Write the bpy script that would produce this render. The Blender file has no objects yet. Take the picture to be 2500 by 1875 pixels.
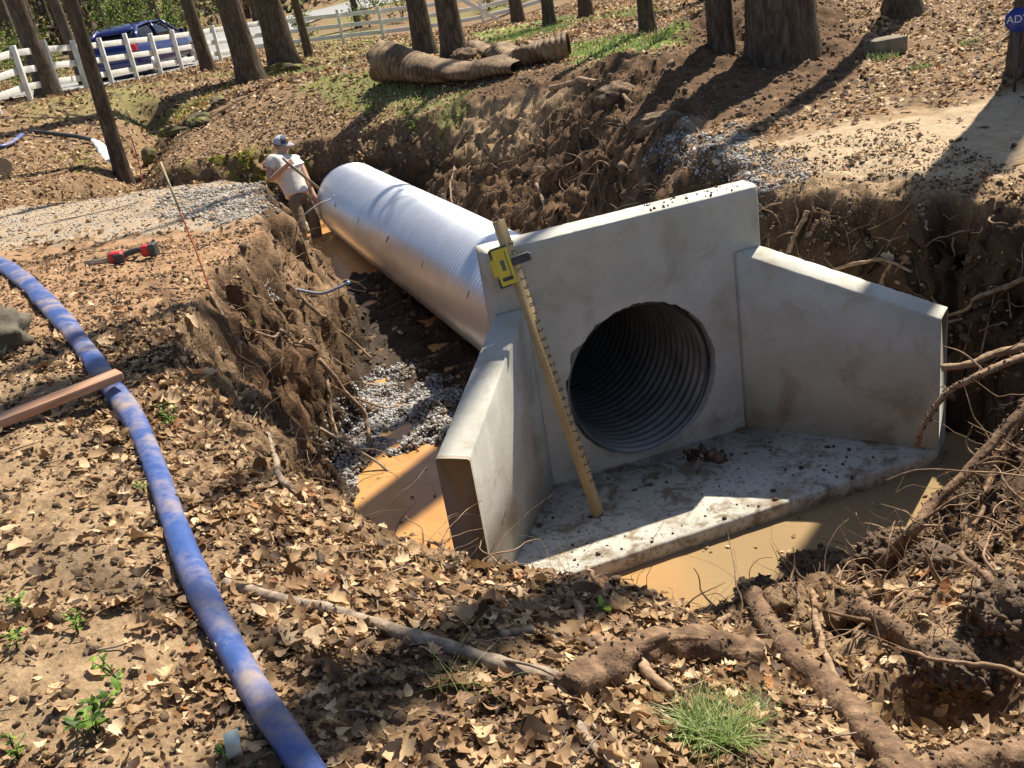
import bpy, bmesh, math, random
import numpy as np
from mathutils import Vector, Matrix
S = bpy.context.scene
COL = S.collection
RNG = np.random.default_rng(7)
random.seed(7)
# ------------------------------------------------------------------ camera
CF = 2484.5
CR = np.array([0.98582097, -0.06850972, -0.15317778]); CU = np.array([0.16780051, 0.40249175, 0.89991299]); CD = np.array([0, 0.9128564, -0.4082808])
CAM = np.array([0, 0, 1.6])
def ray(px, py):
    d = CD + CR * (px * 1.13 - 1250) / CF - CU * (py * 1.13 - 937.5) / CF
    return d
def atz(px, py, z):
    d = ray(px, py); return CAM + d * ((z - 1.6) / d[2])
def atd(px, py, D):
    return CAM + ray(px, py) * D
def scr(X):
    X = np.asarray(X, float) - CAM
    D = X @ CD
    return (1250 + CF * (X @ CR) / D) / 1.13, (937.5 - CF * (X @ CU) / D) / 1.13
cam = bpy.data.cameras.new("camera"); camo = bpy.data.objects.new("camera", cam); COL.objects.link(camo)
cam.sensor_width = 36; cam.lens = 36 * CF / 2500; cam.clip_end = 600; cam.clip_start = .05
m = Matrix.Identity(4)
for i in range(3):
    m[i][0] = CR[i]; m[i][1] = CU[i]; m[i][2] = -CD[i]; m[i][3] = CAM[i]
camo.matrix_world = m
S.camera = camo
# ------------------------------------------------------------------ noise
_perm = RNG.permutation(512).astype(np.int64)
_ang = RNG.random(512) * 2 * np.pi
def pnoise(x, y, seed=0):
    x = np.asarray(x, float) + seed * 17.31; y = np.asarray(y, float) - seed * 9.17
    xi = np.floor(x).astype(np.int64); yi = np.floor(y).astype(np.int64)
    xf = x - xi; yf = y - yi
    u = xf * xf * xf * (xf * (xf * 6 - 15) + 10); v = yf * yf * yf * (yf * (yf * 6 - 15) + 10)
    def g(i, j, a, b):
        h = _ang[_perm[(_perm[i & 511] + j) & 511]]
        return np.cos(h) * a + np.sin(h) * b
    return 1.5 * ((g(xi, yi, xf, yf) * (1 - u) + g(xi + 1, yi, xf - 1, yf) * u) * (1 - v) + (g(xi, yi + 1, xf, yf - 1) * (1 - u) + g(xi + 1, yi + 1, xf - 1, yf - 1) * u) * v)
def fbm(x, y, o=4, seed=0):
    s = 0; a = 1
    for k in range(o):
        s = s + a * pnoise(x * 2 ** k, y * 2 ** k, seed + k); a *= .5
    return s
def sstep(a, b, x):
    t = np.clip((x - a) / (b - a), 0, 1); return t * t * (3 - 2 * t)
# ------------------------------------------------------------------ mesh helpers
def link(name, me, mat=None, parent=None):
    o = bpy.data.objects.new(name, me); COL.objects.link(o)
    if mat is not None: me.materials.append(mat)
    if parent is not None: o.parent = parent
    return o
def mesh_np(name, V, quads=None, tris=None, mat=None, parent=None, smooth=True, attrs=None):
    me = bpy.data.meshes.new(name)
    V = np.asarray(V, np.float32)
    me.vertices.add(len(V)); me.vertices.foreach_set('co', V.ravel())
    idx = []; tot = []
    if quads is not None and len(quads):
        q = np.asarray(quads, np.int32); idx.append(q.ravel()); tot.append(np.full(len(q), 4, np.int32))
    if tris is not None and len(tris):
        t = np.asarray(tris, np.int32); idx.append(t.ravel()); tot.append(np.full(len(t), 3, np.int32))
    idx = np.concatenate(idx); tot = np.concatenate(tot)
    me.loops.add(len(idx)); me.loops.foreach_set('vertex_index', idx)
    me.polygons.add(len(tot)); st = np.concatenate([[0], np.cumsum(tot)[:-1]]).astype(np.int32)
    me.polygons.foreach_set('loop_start', st); me.polygons.foreach_set('loop_total', tot)
    if smooth: me.polygons.foreach_set('use_smooth', np.ones(len(tot), bool))
    if attrs:
        for k, a in attrs.items():
            a = np.asarray(a, np.float32)
            if a.ndim == 1:
                at = me.attributes.new(k, 'FLOAT', 'POINT'); at.data.foreach_set('value', a)
            else:
                at = me.attributes.new(k, 'FLOAT_COLOR', 'POINT'); at.data.foreach_set('color', a.ravel())
    me.update(calc_edges=True)
    return link(name, me, mat, parent)
def empty(name, loc=(0, 0, 0), rot=(0, 0, 0)):
    o = bpy.data.objects.new(name, None); COL.objects.link(o); o.location = loc; o.rotation_euler = rot
    o.empty_display_size = .1
    return o
def tag(o, label=None, cat=None, group=None, kind=None):
    if label: o['label'] = label
    if cat: o['category'] = cat
    if group: o['group'] = group
    if kind: o['kind'] = kind
    return o
def copy_tree(o, parent=None):
    c = o.copy(); COL.objects.link(c)
    if parent is not None: c.parent = parent
    for ch in list(o.children): copy_tree(ch, c)
    return c
def smooth_path(P, n):
    P = np.asarray(P, float)
    if len(P) == 2: return P[0] + (P[1] - P[0]) * np.linspace(0, 1, n)[:, None]
    d = np.concatenate([[0], np.cumsum(np.linalg.norm(np.diff(P, axis=0), axis=1))]); t = np.linspace(0, d[-1], n)
    Q = np.vstack([2 * P[0] - P[1], P, 2 * P[-1] - P[-2]]); out = []
    for s in t:
        i = min(max(np.searchsorted(d, s) - 1, 0), len(P) - 2); u = (s - d[i]) / max(d[i + 1] - d[i], 1e-9)
        a, b, c, e = Q[i], Q[i + 1], Q[i + 2], Q[i + 3]
        out.append(.5 * (2 * b + (c - a) * u + (2 * a - 5 * b + 4 * c - e) * u * u + (3 * b - a - 3 * c + e) * u ** 3))
    return np.array(out)
def tube_geo(P, rad, seg=8, rough=0., seed=0, flat=1.0, cap=True, off=0):
    """verts, quads, tris of a tube along P; rad scalar/array; flat = height/width ratio (up axis)"""
    P = np.asarray(P, float); n = len(P); rad = np.broadcast_to(np.asarray(rad, float), (n,))
    T = np.gradient(P, axis=0); T /= np.maximum(np.linalg.norm(T, axis=1)[:, None], 1e-9)
    ref = np.array([0, 0, 1.]) if abs(T[:, 2]).mean() < .8 else np.array([1., 0, 0])
    A = np.cross(T, ref); A /= np.maximum(np.linalg.norm(A, axis=1)[:, None], 1e-9); B = np.cross(A, T)
    th = np.linspace(0, 2 * np.pi, seg, endpoint=False)
    rr = np.ones((n, seg))
    if rough:
        L = np.concatenate([[0], np.cumsum(np.linalg.norm(np.diff(P, axis=0), axis=1))])
        r0 = max(rad.max(), 1e-4)
        for k in range(3):
            f = 2 ** k
            rr = rr + rough / f ** .7 * pnoise(np.cos(th)[None, :] * f * 1.2 + 5.3 + np.zeros((n, 1)), (L / r0 * .45 * f)[:, None] + np.sin(th)[None, :] * f * 1.2, seed + k * 3)
    flat = np.asarray(flat, float); flat = flat[:, None, None] if flat.ndim else flat
    V = P[:, None, :] + rad[:, None, None] * rr[:, :, None] * (np.cos(th)[None, :, None] * A[:, None, :] + flat * np.sin(th)[None, :, None] * B[:, None, :])
    V = V.reshape(-1, 3)
    i = np.arange(n - 1)[:, None] * seg; j = np.arange(seg)[None, :]; j2 = (j + 1) % seg
    Q = np.stack([i + j, i + j2, i + seg + j2, i + seg + j], -1).reshape(-1, 4)
    Tt = np.zeros((0, 3), int)
    if cap:
        c0 = len(V); V = np.vstack([V, P[0], P[-1]]); jj = np.arange(seg); j3 = (jj + 1) % seg; b = (n - 1) * seg
        Tt = np.vstack([np.stack([np.full(seg, c0), j3, jj], -1), np.stack([np.full(seg, c0 + 1), b + jj, b + j3], -1)])
    return V, Q + off, Tt + off
class Geo:
    def __init__(s): s.V = []; s.Q = []; s.T = []; s.n = 0; s.A = []
    def add(s, V, Q=None, T=None, a=0.):
        V = np.asarray(V, float)
        if Q is not None and len(Q): s.Q.append(np.asarray(Q, int) + s.n)
        if T is not None and len(T): s.T.append(np.asarray(T, int) + s.n)
        s.V.append(V); s.A.append(np.full(len(V), a)); s.n += len(V)
    def tube(s, P, rad, seg=6, a=0., **k):
        V, Q, T = tube_geo(P, rad, seg, **k); s.add(V, Q, T, a)
    def box(s, c, sz, R=None, a=0.):
        c = np.asarray(c, float); sz = np.asarray(sz, float) / 2
        v = np.array([[x, y, z] for x in (-1, 1) for y in (-1, 1) for z in (-1, 1)]) * sz
        if R is not None: v = v @ np.asarray(R).T
        s.add(v + c, [[0, 1, 3, 2], [4, 6, 7, 5], [0, 4, 5, 1], [2, 3, 7, 6], [0, 2, 6, 4], [1, 5, 7, 3]], None, a)
    def build(s, name, mat, parent=None, smooth=True, bevel=0):
        o = mesh_np(name, np.vstack(s.V), np.vstack(s.Q) if s.Q else None, np.vstack(s.T) if s.T else None, mat, parent, smooth, {'rnd': np.concatenate(s.A)})
        if bevel:
            b = o.modifiers.new('bevel', 'BEVEL'); b.width = bevel; b.segments = 2; b.limit_method = 'ANGLE'
            if smooth: o.modifiers.new('wn', 'WEIGHTED_NORMAL')
        return o
def frame(fwd, up=(0, 0, 1)):
    f = np.asarray(fwd, float); f = f / np.linalg.norm(f); r = np.cross(f, up); r /= np.linalg.norm(r); u = np.cross(r, f)
    return np.stack([r, f, u], 1)   # columns: right, forward, up
# ------------------------------------------------------------------ materials
def newmat(name):
    m = bpy.data.materials.new(name); m.use_nodes = True; nt = m.node_tree
    return m, nt, nt.nodes['Principled BSDF']
def N(nt, typ, **k):
    n = nt.nodes.new(typ)
    for a, v in k.items():
        if a.startswith('_'): setattr(n, a[1:], v)
        else: n.inputs[a.replace('__', ' ')].default_value = v
    return n
def ramp(nt, fac, stops, interp='LINEAR'):
    r = nt.nodes.new('ShaderNodeValToRGB'); r.color_ramp.interpolation = interp
    e = r.color_ramp.elements
    while len(e) < len(stops): e.new(.5)
    for el, (p, c) in zip(e, stops):
        el.position = p; el.color = (*c, 1) if len(c) == 3 else c
    nt.links.new(fac, r.inputs[0]); return r.outputs[0]
def noise(nt, vec, scale, detail=5, rough=.6, dist=0):
    n = nt.nodes.new('ShaderNodeTexNoise'); n.inputs['Scale'].default_value = scale; n.inputs['Detail'].default_value = detail; n.inputs['Roughness'].default_value = rough; n.inputs['Distortion'].default_value = dist
    if vec is not None: nt.links.new(vec, n.inputs['Vector'])
    return n.outputs['Fac']
def mix(nt, f, a, b, mode='MIX'):
    m = nt.nodes.new('ShaderNodeMix'); m.data_type = 'RGBA'; m.blend_type = mode
    for s, v in ((m.inputs[0], f), (m.inputs[6], a), (m.inputs[7], b)):
        if isinstance(v, (int, float)): s.default_value = v
        elif isinstance(v, tuple): s.default_value = (*v, 1)
        else: nt.links.new(v, s)
    return m.outputs[2]
def math_(nt, op, a, b=None, clamp=False):
    m = nt.nodes.new('ShaderNodeMath'); m.operation = op; m.use_clamp = clamp
    for s, v in ((m.inputs[0], a), (m.inputs[1], b)):
        if v is None: continue
        if isinstance(v, (int, float)): s.default_value = v
        else: nt.links.new(v, s)
    return m.outputs[0]
def bump(nt, bs, h, strength=.3, dist=.01):
    b = nt.nodes.new('ShaderNodeBump'); b.inputs['Strength'].default_value = strength; b.inputs['Distance'].default_value = dist
    nt.links.new(h, b.inputs['Height']); nt.links.new(b.outputs[0], bs.inputs['Normal'])
def geopos(nt): return nt.nodes.new('ShaderNodeNewGeometry').outputs['Position']
def objpos(nt): return nt.nodes.new('ShaderNodeTexCoord').outputs['Object']
def attr(nt, name, out='Fac'):
    a = nt.nodes.new('ShaderNodeAttribute'); a.attribute_name = name; return a.outputs[out]
def basic(name, stops, scale=8, rough=.7, bs_=.3, bd=.01, bscale=40, metal=0, detail=6, useobj=True, spec=None):
    m, nt, b = newmat(name); v = objpos(nt) if useobj else geopos(nt)
    nt.links.new(ramp(nt, noise(nt, v, scale, detail), stops), b.inputs['Base Color'])
    b.inputs['Roughness'].default_value = rough; b.inputs['Metallic'].default_value = metal
    if spec is not None: b.inputs['Specular IOR Level'].default_value = spec
    if bs_: bump(nt, b, noise(nt, v, bscale, 5), bs_, bd)
    return m
# concrete
def make_concrete():
    m, nt, b = newmat('concrete'); v = geopos(nt)
    base = ramp(nt, noise(nt, v, 2.2, 6, .6, .4), [(.3, (.43, .42, .36)), (.5, (.55, .54, .47)), (.7, (.63, .62, .55))])
    fine = noise(nt, v, 60, 6, .7)
    base = mix(nt, .18, base, ramp(nt, fine, [(.3, (.2, .19, .17)), (.7, (.6, .58, .54))]))
    pits = ramp(nt, noise(nt, v, 85, 3), [(.27, (1, 1, 1)), (.33, (0, 0, 0))])
    base = mix(nt, math_(nt, 'MULTIPLY', pits, .6), base, (.14, .12, .10))
    # mud stains, blotches near the bottom of the walls and on the slab
    st = ramp(nt, noise(nt, v, 3.1, 7, .65, .6), [(.52, (0, 0, 0)), (.72, (1, 1, 1))])
    sx = nt.nodes.new('ShaderNodeSeparateXYZ'); nt.links.new(v, sx.inputs[0])
    low = ramp(nt, math_(nt, 'MULTIPLY_ADD', sx.outputs[2], -1.0), [(0, (0, 0, 0)), (1, (1, 1, 1))])
    lowf = nt.nodes.new('ShaderNodeMapRange'); lowf.inputs[1].default_value = -.7; lowf.inputs[2].default_value = -1.62; nt.links.new(sx.outputs[2], lowf.inputs[0])
    f = math_(nt, 'MULTIPLY', st, math_(nt, 'MULTIPLY_ADD', lowf.outputs[0], .3), True)
    m2 = nt.nodes.new('ShaderNodeMath')
    base = mix(nt, f, base, (.27, .19, .11))
    # slab : dark wet mud spots
    slab = nt.nodes.new('ShaderNodeMapRange'); slab.inputs[1].default_value = -1.585; slab.inputs[2].default_value = -1.597; nt.links.new(sx.outputs[2], slab.inputs[0])
    spots = ramp(nt, noise(nt, v, 5.5, 9, .72, .5), [(.50, (0, 0, 0)), (.60, (1, 1, 1))])
    spots2 = ramp(nt, noise(nt, v, 30, 5, .6), [(.58, (0, 0, 0)), (.63, (1, 1, 1))])
    sp = math_(nt, 'MAXIMUM', math_(nt, 'MULTIPLY', spots, .85), math_(nt, 'MULTIPLY', spots2, .8))
    base = mix(nt, math_(nt, 'MULTIPLY', sp, slab.outputs[0]), base, mix(nt, fine, (.10, .07, .04), (.30, .22, .13)))
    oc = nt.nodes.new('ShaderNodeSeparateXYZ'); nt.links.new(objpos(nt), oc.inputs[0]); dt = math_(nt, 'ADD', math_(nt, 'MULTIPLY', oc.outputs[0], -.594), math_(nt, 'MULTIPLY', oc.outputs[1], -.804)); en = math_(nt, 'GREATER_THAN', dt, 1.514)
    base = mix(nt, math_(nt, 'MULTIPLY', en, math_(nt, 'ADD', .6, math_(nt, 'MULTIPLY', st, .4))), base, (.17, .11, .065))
    nt.links.new(base, b.inputs['Base Color']); b.inputs['Roughness'].default_value = .88; b.inputs['Specular IOR Level'].default_value = .25
    bump(nt, b, math_(nt, 'ADD', fine, math_(nt, 'MULTIPLY', pits, -.6)), .35, .004)
    return m
M = {}
M['concrete'] = make_concrete()
def make_ground():
    m, nt, b = newmat('ground'); v = geopos(nt)
    za = nt.nodes.new('ShaderNodeAttribute'); za.attribute_name = 'za'; sa = nt.nodes.new('ShaderNodeSeparateColor'); nt.links.new(za.outputs['Color'], sa.inputs[0])
    zb = nt.nodes.new('ShaderNodeAttribute'); zb.attribute_name = 'zb'; sb = nt.nodes.new('ShaderNodeSeparateColor'); nt.links.new(zb.outputs['Color'], sb.inputs[0])
    big = noise(nt, v, .9, 6, .6); mid = noise(nt, v, 7, 7, .65, .4); fine = noise(nt, v, 45, 6, .7)
    tan = ramp(nt, mid, [(.3, (.17, .108, .057)), (.5, (.31, .21, .118)), (.7, (.44, .315, .19))])
    tan = mix(nt, .35, tan, ramp(nt, fine, [(.35, (.10, .062, .034)), (.65, (.48, .355, .22))]))
    red = ramp(nt, mid, [(.3, (.20, .11, .055)), (.5, (.33, .19, .10)), (.7, (.42, .27, .16))])
    red = mix(nt, .3, red, ramp(nt, fine, [(.35, (.12, .07, .04)), (.65, (.48, .34, .21))]))
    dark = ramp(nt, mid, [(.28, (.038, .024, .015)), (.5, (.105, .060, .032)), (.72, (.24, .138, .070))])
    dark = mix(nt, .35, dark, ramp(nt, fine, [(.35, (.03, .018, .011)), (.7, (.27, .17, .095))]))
    vor = nt.nodes.new('ShaderNodeTexVoronoi'); vor.inputs['Scale'].default_value = 38; nt.links.new(v, vor.inputs['Vector'])
    grav = mix(nt, .7, ramp(nt, fine, [(.3, (.22, .20, .175)), (.7, (.5, .47, .42))]), ramp(nt, math_(nt, 'MULTIPLY', vor.outputs['Color'], 1.0), [(.1, (.20, .19, .175)), (.5, (.36, .345, .315)), (.9, (.52, .50, .46))]))
    grav = mix(nt, ramp(nt, mid, [(.35, (.35, .35, .35)), (.55, (1, 1, 1))]), grav, mix(nt, .4, tan, (.42, .34, .25)))
    sand = ramp(nt, mid, [(.3, (.30, .21, .13)), (.5, (.43, .33, .215)), (.7, (.52, .41, .27))]); sand = mix(nt, .25, sand, ramp(nt, fine, [(.35, (.2, .14, .08)), (.65, (.62, .5, .34))]))
    grs = ramp(nt, fine, [(.3, (.06, .09, .02)), (.55, (.17, .24, .045)), (.75, (.30, .29, .12))])
    moss = ramp(nt, fine, [(.3, (.05, .05, .01)), (.55, (.20, .20, .02)), (.75, (.40, .37, .05))])
    lit = ramp(nt, fine, [(.25, (.035, .022, .012)), (.45, (.14, .088, .048)), (.6, (.29, .19, .108)), (.78, (.50, .36, .22))])
    c = tan
    for s, k in ((sb.outputs[2], lit), (sa.outputs[0], grav), (sa.outputs[1], sand), (sb.outputs[0], red), (sb.outputs[1], dark), (sa.outputs[2], grs)):
        c = mix(nt, s, c, k)
    za2 = attr(nt, 'moss'); c = mix(nt, za2, c, moss)
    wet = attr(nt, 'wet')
    c = mix(nt, math_(nt, 'MULTIPLY', wet, .72), c, (.016, .011, .007))  # soil blackened here for damp and painted shade together
    nt.links.new(c, b.inputs['Base Color']); b.inputs['Specular IOR Level'].default_value = .2
    nt.links.new(math_(nt, 'MULTIPLY_ADD', wet, -.45), b.inputs['Roughness'])
    b.inputs['Roughness'].default_value = .95
    rr = nt.nodes.new('ShaderNodeMapRange'); rr.inputs[3].default_value = .97; rr.inputs[4].default_value = .6; nt.links.new(wet, rr.inputs[0]); nt.links.new(rr.outputs[0], b.inputs['Roughness'])
    h = math_(nt, 'ADD', math_(nt, 'MULTIPLY', fine, .6), mid); bump(nt, b, h, .7, .03)
    return m
M['ground'] = make_ground()
def leafmat(name, stops, trans=.25, rough=.6):
    m, nt, b = newmat(name); r = attr(nt, 'rnd')
    c = ramp(nt, r, stops)
    c = mix(nt, .35, c, mix(nt, 1.0, c, ramp(nt, noise(nt, geopos(nt), 70, 3), [(.35, (.35, .3, .27)), (.65, (1, 1, 1))]), 'MULTIPLY'))
    nt.links.new(c, b.inputs['Base Color']); b.inputs['Roughness'].default_value = rough; b.inputs['Specular IOR Level'].default_value = .3
    tr = nt.nodes.new('ShaderNodeBsdfTranslucent'); nt.links.new(c, tr.inputs[0]); mx = nt.nodes.new('ShaderNodeMixShader'); mx.inputs[0].default_value = trans
    nt.links.new(b.outputs[0], mx.inputs[1]); nt.links.new(tr.outputs[0], mx.inputs[2]); nt.links.new(mx.outputs[0], nt.nodes['Material Output'].inputs[0])
    return m
M['litter'] = leafmat('dry_leaf', [(0, (.05, .028, .015)), (.2, (.13, .072, .036)), (.38, (.26, .155, .078)), (.55, (.42, .27, .14)), (.72, (.57, .39, .21)), (.85, (.70, .51, .30)), (.93, (.82, .65, .42)), (.96, (.46, .20, .07)), (1, (.26, .10, .035))], .28)
M['bush'] = leafmat('bush_leaf', [(0, (.04, .06, .015)), (.4, (.10, .15, .03)), (.7, (.20, .27, .05)), (1, (.40, .48, .12))], .35, .6)
M['litter_dark'] = leafmat('damp_leaf', [(0, (.03, .02, .013)), (.3, (.09, .055, .035)), (.6, (.19, .12, .075)), (.85, (.33, .22, .14)), (1, (.36, .13, .05))], .12)
M['green'] = leafmat('green_leaf', [(0, (.05, .10, .02)), (.5, (.14, .26, .035)), (1, (.32, .46, .07))], .35, .5)
M['grass'] = leafmat('grass_blade', [(0, (.10, .16, .04)), (.5, (.26, .38, .10)), (.85, (.46, .55, .22)), (1, (.55, .5, .28))], .3, .5)
M['moss'] = leafmat('moss', [(0, (.06, .06, .012)), (.5, (.24, .24, .03)), (1, (.50, .46, .07))], .1, .8)
M['bark'] = None
def make_bark():
    m, nt, b = newmat('bark'); v = objpos(nt)
    mp = nt.nodes.new('ShaderNodeMapping'); mp.inputs['Scale'].default_value = (1, 1, .22); nt.links.new(v, mp.inputs[0])
    f = noise(nt, mp.outputs[0], 22, 7, .65, .6)
    c = ramp(nt, f, [(.3, (.035, .026, .019)), (.5, (.10, .075, .055)), (.7, (.20, .155, .115))])
    big = noise(nt, v, 1.5, 4)
    c = mix(nt, ramp(nt, big, [(.5, (0, 0, 0)), (.75, (.5, .5, .5))]), c, (.13, .125, .075))
    nt.links.new(c, b.inputs['Base Color']); b.inputs['Roughness'].default_value = .95; b.inputs['Specular IOR Level'].default_value = .15
    bump(nt, b, f, .9, .03); return m
M['bark'] = make_bark()
M['root'] = basic('root_bark', [(.3, (.13, .08, .045)), (.5, (.27, .175, .105)), (.7, (.42, .29, .18))], 25, .9, .5, .006, 60)
M['root_dark'] = basic('muddy_root', [(.3, (.07, .04, .022)), (.5, (.16, .095, .052)), (.72, (.31, .20, .115))], 16, .95, .9, .02, 30, useobj=False)
M['stick'] = basic('grey_stick', [(.3, (.12, .09, .065)), (.5, (.26, .2, .145)), (.7, (.42, .34, .25))], 30, .9, .5, .005, 70)
M['clod'] = basic('soil_clod', [(.3, (.06, .037, .022)), (.5, (.13, .085, .05)), (.7, (.25, .17, .10))], 14, .97, .6, .01, 70, useobj=False)
M['mudclod'] = basic('mud_clod', [(.3, (.04, .024, .013)), (.7, (.15, .098, .054))], 30, .9, .5, .004, 70, useobj=False)
def stonemat(name, st):
    m, nt, b = newmat(name); c = ramp(nt, attr(nt, 'rnd'), st); c = mix(nt, .3, c, ramp(nt, noise(nt, geopos(nt), 120, 4), [(.3, (.1, .09, .08)), (.7, (.65, .63, .6))]))
    nt.links.new(c, b.inputs['Base Color']); b.inputs['Roughness'].default_value = .85; return m
M['gravel'] = stonemat('gravel_stone', [(0, (.13, .125, .12)), (.5, (.30, .295, .285)), (1, (.55, .54, .52))])
M['drivegravel'] = stonemat('driveway_stone', [(0, (.15, .12, .09)), (.5, (.30, .25, .19)), (1, (.50, .45, .38))])
# ------------------------------------------------------------------ light
SUN_AZ, SUN_EL = math.radians(38.2), math.radians(53)
w = bpy.data.worlds.new("World"); S.world = w; w.use_nodes = True; wn = w.node_tree
sky = wn.nodes.new('ShaderNodeTexSky'); sky.sky_type = 'NISHITA'; sky.sun_disc = False; sky.sun_elevation = SUN_EL; sky.sun_rotation = SUN_AZ
sky.air_density = 1.0; sky.dust_density = 1.0; sky.ozone_density = 1.0
wn.links.new(sky.outputs[0], wn.nodes['Background'].inputs[0]); wn.nodes['Background'].inputs[1].default_value = .064
sl = bpy.data.lights.new("sun", 'SUN'); so = bpy.data.objects.new("sun", sl); COL.objects.link(so)
sl.energy = 5.0; sl.angle = math.radians(.53); sl.color = (1, .91, .77)
sd = Vector((math.sin(SUN_AZ) * math.cos(SUN_EL), math.cos(SUN_AZ) * math.cos(SUN_EL), math.sin(SUN_EL)))
so.rotation_euler = sd.to_track_quat('Z', 'Y').to_euler(); so.location = (10, 14, 30)
S.view_settings.view_transform = 'Standard'; S.view_settings.look = 'None'; S.view_settings.gamma = 1; S.view_settings.exposure = .88
S.cycles.use_denoising = True
S.cycles.max_bounces = 6
# ------------------------------------------------------------------ terrain
CTRL = np.array([(0, 0, 0), (-1, 1, .02), (1, .5, -.1), (-1.3, 1.9, 0), (-.5, 1.7, -.03), (.15, 1.6, -.13), (.9, 1.5, -.38), (-.2, 2.4, -.22), (-.35, 3, -.45), (.3, 2.8, -.52), (.7, 2.6, -.70), (1.5, 2.3, -.62), (2.5, 2.5, -.5), (3.3, 4, -.35), (-1, 3, -.1), (-1.7, 3, 0), (-3, 3, .05), (-1.2, 4.2, -.2), (-2.2, 4.5, -.02), (-1.7, 6, -.15), (-3.3, 6.7, -.1), (-2, 8, -.25), (-3.5, 9, -.28), (-6, 10, -.3), (-3.2, 10.2, -.3), (3, 5.5, -.33), (2, 7.5, -.32), (4, 8, -.3), (6, 7, -.2), (3.5, 10.5, -.25), (2, 11.5, -.2), (0.5, 16, -.3), (-1.5, 15.3, -.85), (-3, 15.2, -.88), (-4.5, 15.0, -.8), (-5.6, 15.5, -.75), (-1.5, 17, -.32), (-3.2, 17.3, -.4), (.6, 14.0, -.45), (-7.5, 14, -.35), (-6.2, 18, -.72), (-5.9, 21, -.7), (-4.2, 19, -.45), (6, 12, -.1), (-9, 22, -.2), (-8, 28, -.6), (-7.5, 35, -1), (-4, 37, -1.3), (2, 40, -1.65), (8, 40, -1.0), (5, 20, -.4), (0, 20, -.5), (-4, 25, -.7), (2.6, 14, -.25), (12, 20, 0), (12, 10, 0), (-12, 8, -.1), (-12, 15, -.1), (-10, 28, -.65), (-9.6, 36, -1.0), (-30, 60, 1.5), (-18, 60, -.3), (-5, 60, -1.2), (-6.5, 48, -.9), (30, 60, 0), (40, 20, .5), (-40, 20, 1), (0, -10, .2), (-50, 110, 7), (0, 110, 3), (50, 100, 3), (-60, 60, 5)], float)
def _tps(r2): return np.where(r2 > 1e-12, .5 * r2 * np.log(np.maximum(r2, 1e-12)), 0)
_n = len(CTRL); _K = _tps(((CTRL[:, None, :2] - CTRL[None, :, :2]) ** 2).sum(-1)) + np.eye(_n) * .15
_Pm = np.c_[np.ones(_n), CTRL[:, :2]]; _A = np.block([[_K, _Pm], [_Pm.T, np.zeros((3, 3))]])
_w = np.linalg.solve(_A, np.r_[CTRL[:, 2], 0, 0, 0])
def zbase(x, y):
    x = np.asarray(x, float); y = np.asarray(y, float)
    z = _w[-3] + _w[-2] * x + _w[-1] * y
    for i in range(_n): z = z + _w[i] * _tps((x - CTRL[i, 0]) ** 2 + (y - CTRL[i, 1]) ** 2)
    # spoil heap around the big trees
    z = z + .55 * np.exp(-(((x - 3.7) / 1.1) ** 2 + ((y - 13.2) / 1.3) ** 2)) + .25 * np.exp(-(((x - 2.2) / .9) ** 2 + ((y - 11.9) / 1.0) ** 2))
    gp = [(-4.6, 14.4), (-5.2, 15.6), (-5.3, 17), (-5.8, 18.6), (-5.9, 20.5), (-6.5, 22)]
    dg = np.full(z.shape, 9.) if np.ndim(z) else 9.
    for a, b in zip(gp[:-1], gp[1:]):
        ex, ey = b[0] - a[0], b[1] - a[1]; t = np.clip(((x - a[0]) * ex + (y - a[1]) * ey) / (ex * ex + ey * ey), 0, 1)
        dg = np.minimum(dg, np.hypot(x - a[0] - t * ex, y - a[1] - t * ey))
    z = z - .5 * np.exp(-(dg / .42) ** 2)
    z = z - .38 * np.exp(-(((x - 1.12) / .22) ** 2 + ((y - 2.35) / .17) ** 2))
    return z
def polydist(x, y, P):
    """signed distance, negative inside"""
    P = np.asarray(P, float); d = np.full(x.shape, 1e9); ins = np.zeros(x.shape, bool); n = len(P)
    for i in range(n):
        a = P[i]; b = P[(i + 1) % n]; e = b - a
        t = np.clip(((x - a[0]) * e[0] + (y - a[1]) * e[1]) / (e @ e), 0, 1)
        d = np.minimum(d, np.hypot(x - a[0] - t * e[0], y - a[1] - t * e[1]))
        c = ((a[1] > y) != (b[1] > y)); den = e[1] if abs(e[1]) > 1e-12 else 1e-12
        ins ^= c & (x < e[0] * (y - a[1]) / den + a[0])
    return np.where(ins, -d, d)
PF = [(-.35, 4.5), (-.9, 5.0), (-1.25, 6.0), (-1.22, 7.2), (-1.25, 8.2), (-1.35, 9.2), (-1.75, 10.3), (-2.3, 11.6), (-3.1, 12.4), (-4.6, 13.1), (-5, 14.1), (-4.3, 14.75), (-3, 14.8), (-1.5, 14.8), (-.8, 14.1), (-.6, 12.8), (-.12, 10.8), (.38, 9.2), (.85, 7.7), (1.45, 6.7), (1.85, 6.15), (2.45, 5.65), (2.75, 5.3), (2.65, 4.9), (2.2, 4.6), (1.75, 4.25), (1.2, 4.05), (.5, 4.1)]
PR = [(-.3, 3.05), (.3, 2.8), (.65, 2.62), (1.0, 2.55), (1.6, 2.75), (2.4, 3.1), (3.1, 3.8), (3.5, 4.7), (3.3, 5.4), (2.7, 6.0), (2.05, 6.75), (1.8, 8.0), (1.9, 9.7), (1.6, 11.3), (1.15, 12.9), (.1, 14.7), (-1.4, 15.4), (-3, 15.4), (-4.4, 15.3), (-5.7, 14.6), (-5.9, 13), (-5, 12.1), (-3.6, 11.5), (-2.7, 10.9), (-2.1, 10.0), (-1.9, 9), (-1.75, 8), (-1.75, 6.9), (-1.8, 5.9), (-1.7, 5), (-1.4, 4.2), (-1.05, 3.6), (-.65, 3.2)]
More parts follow.
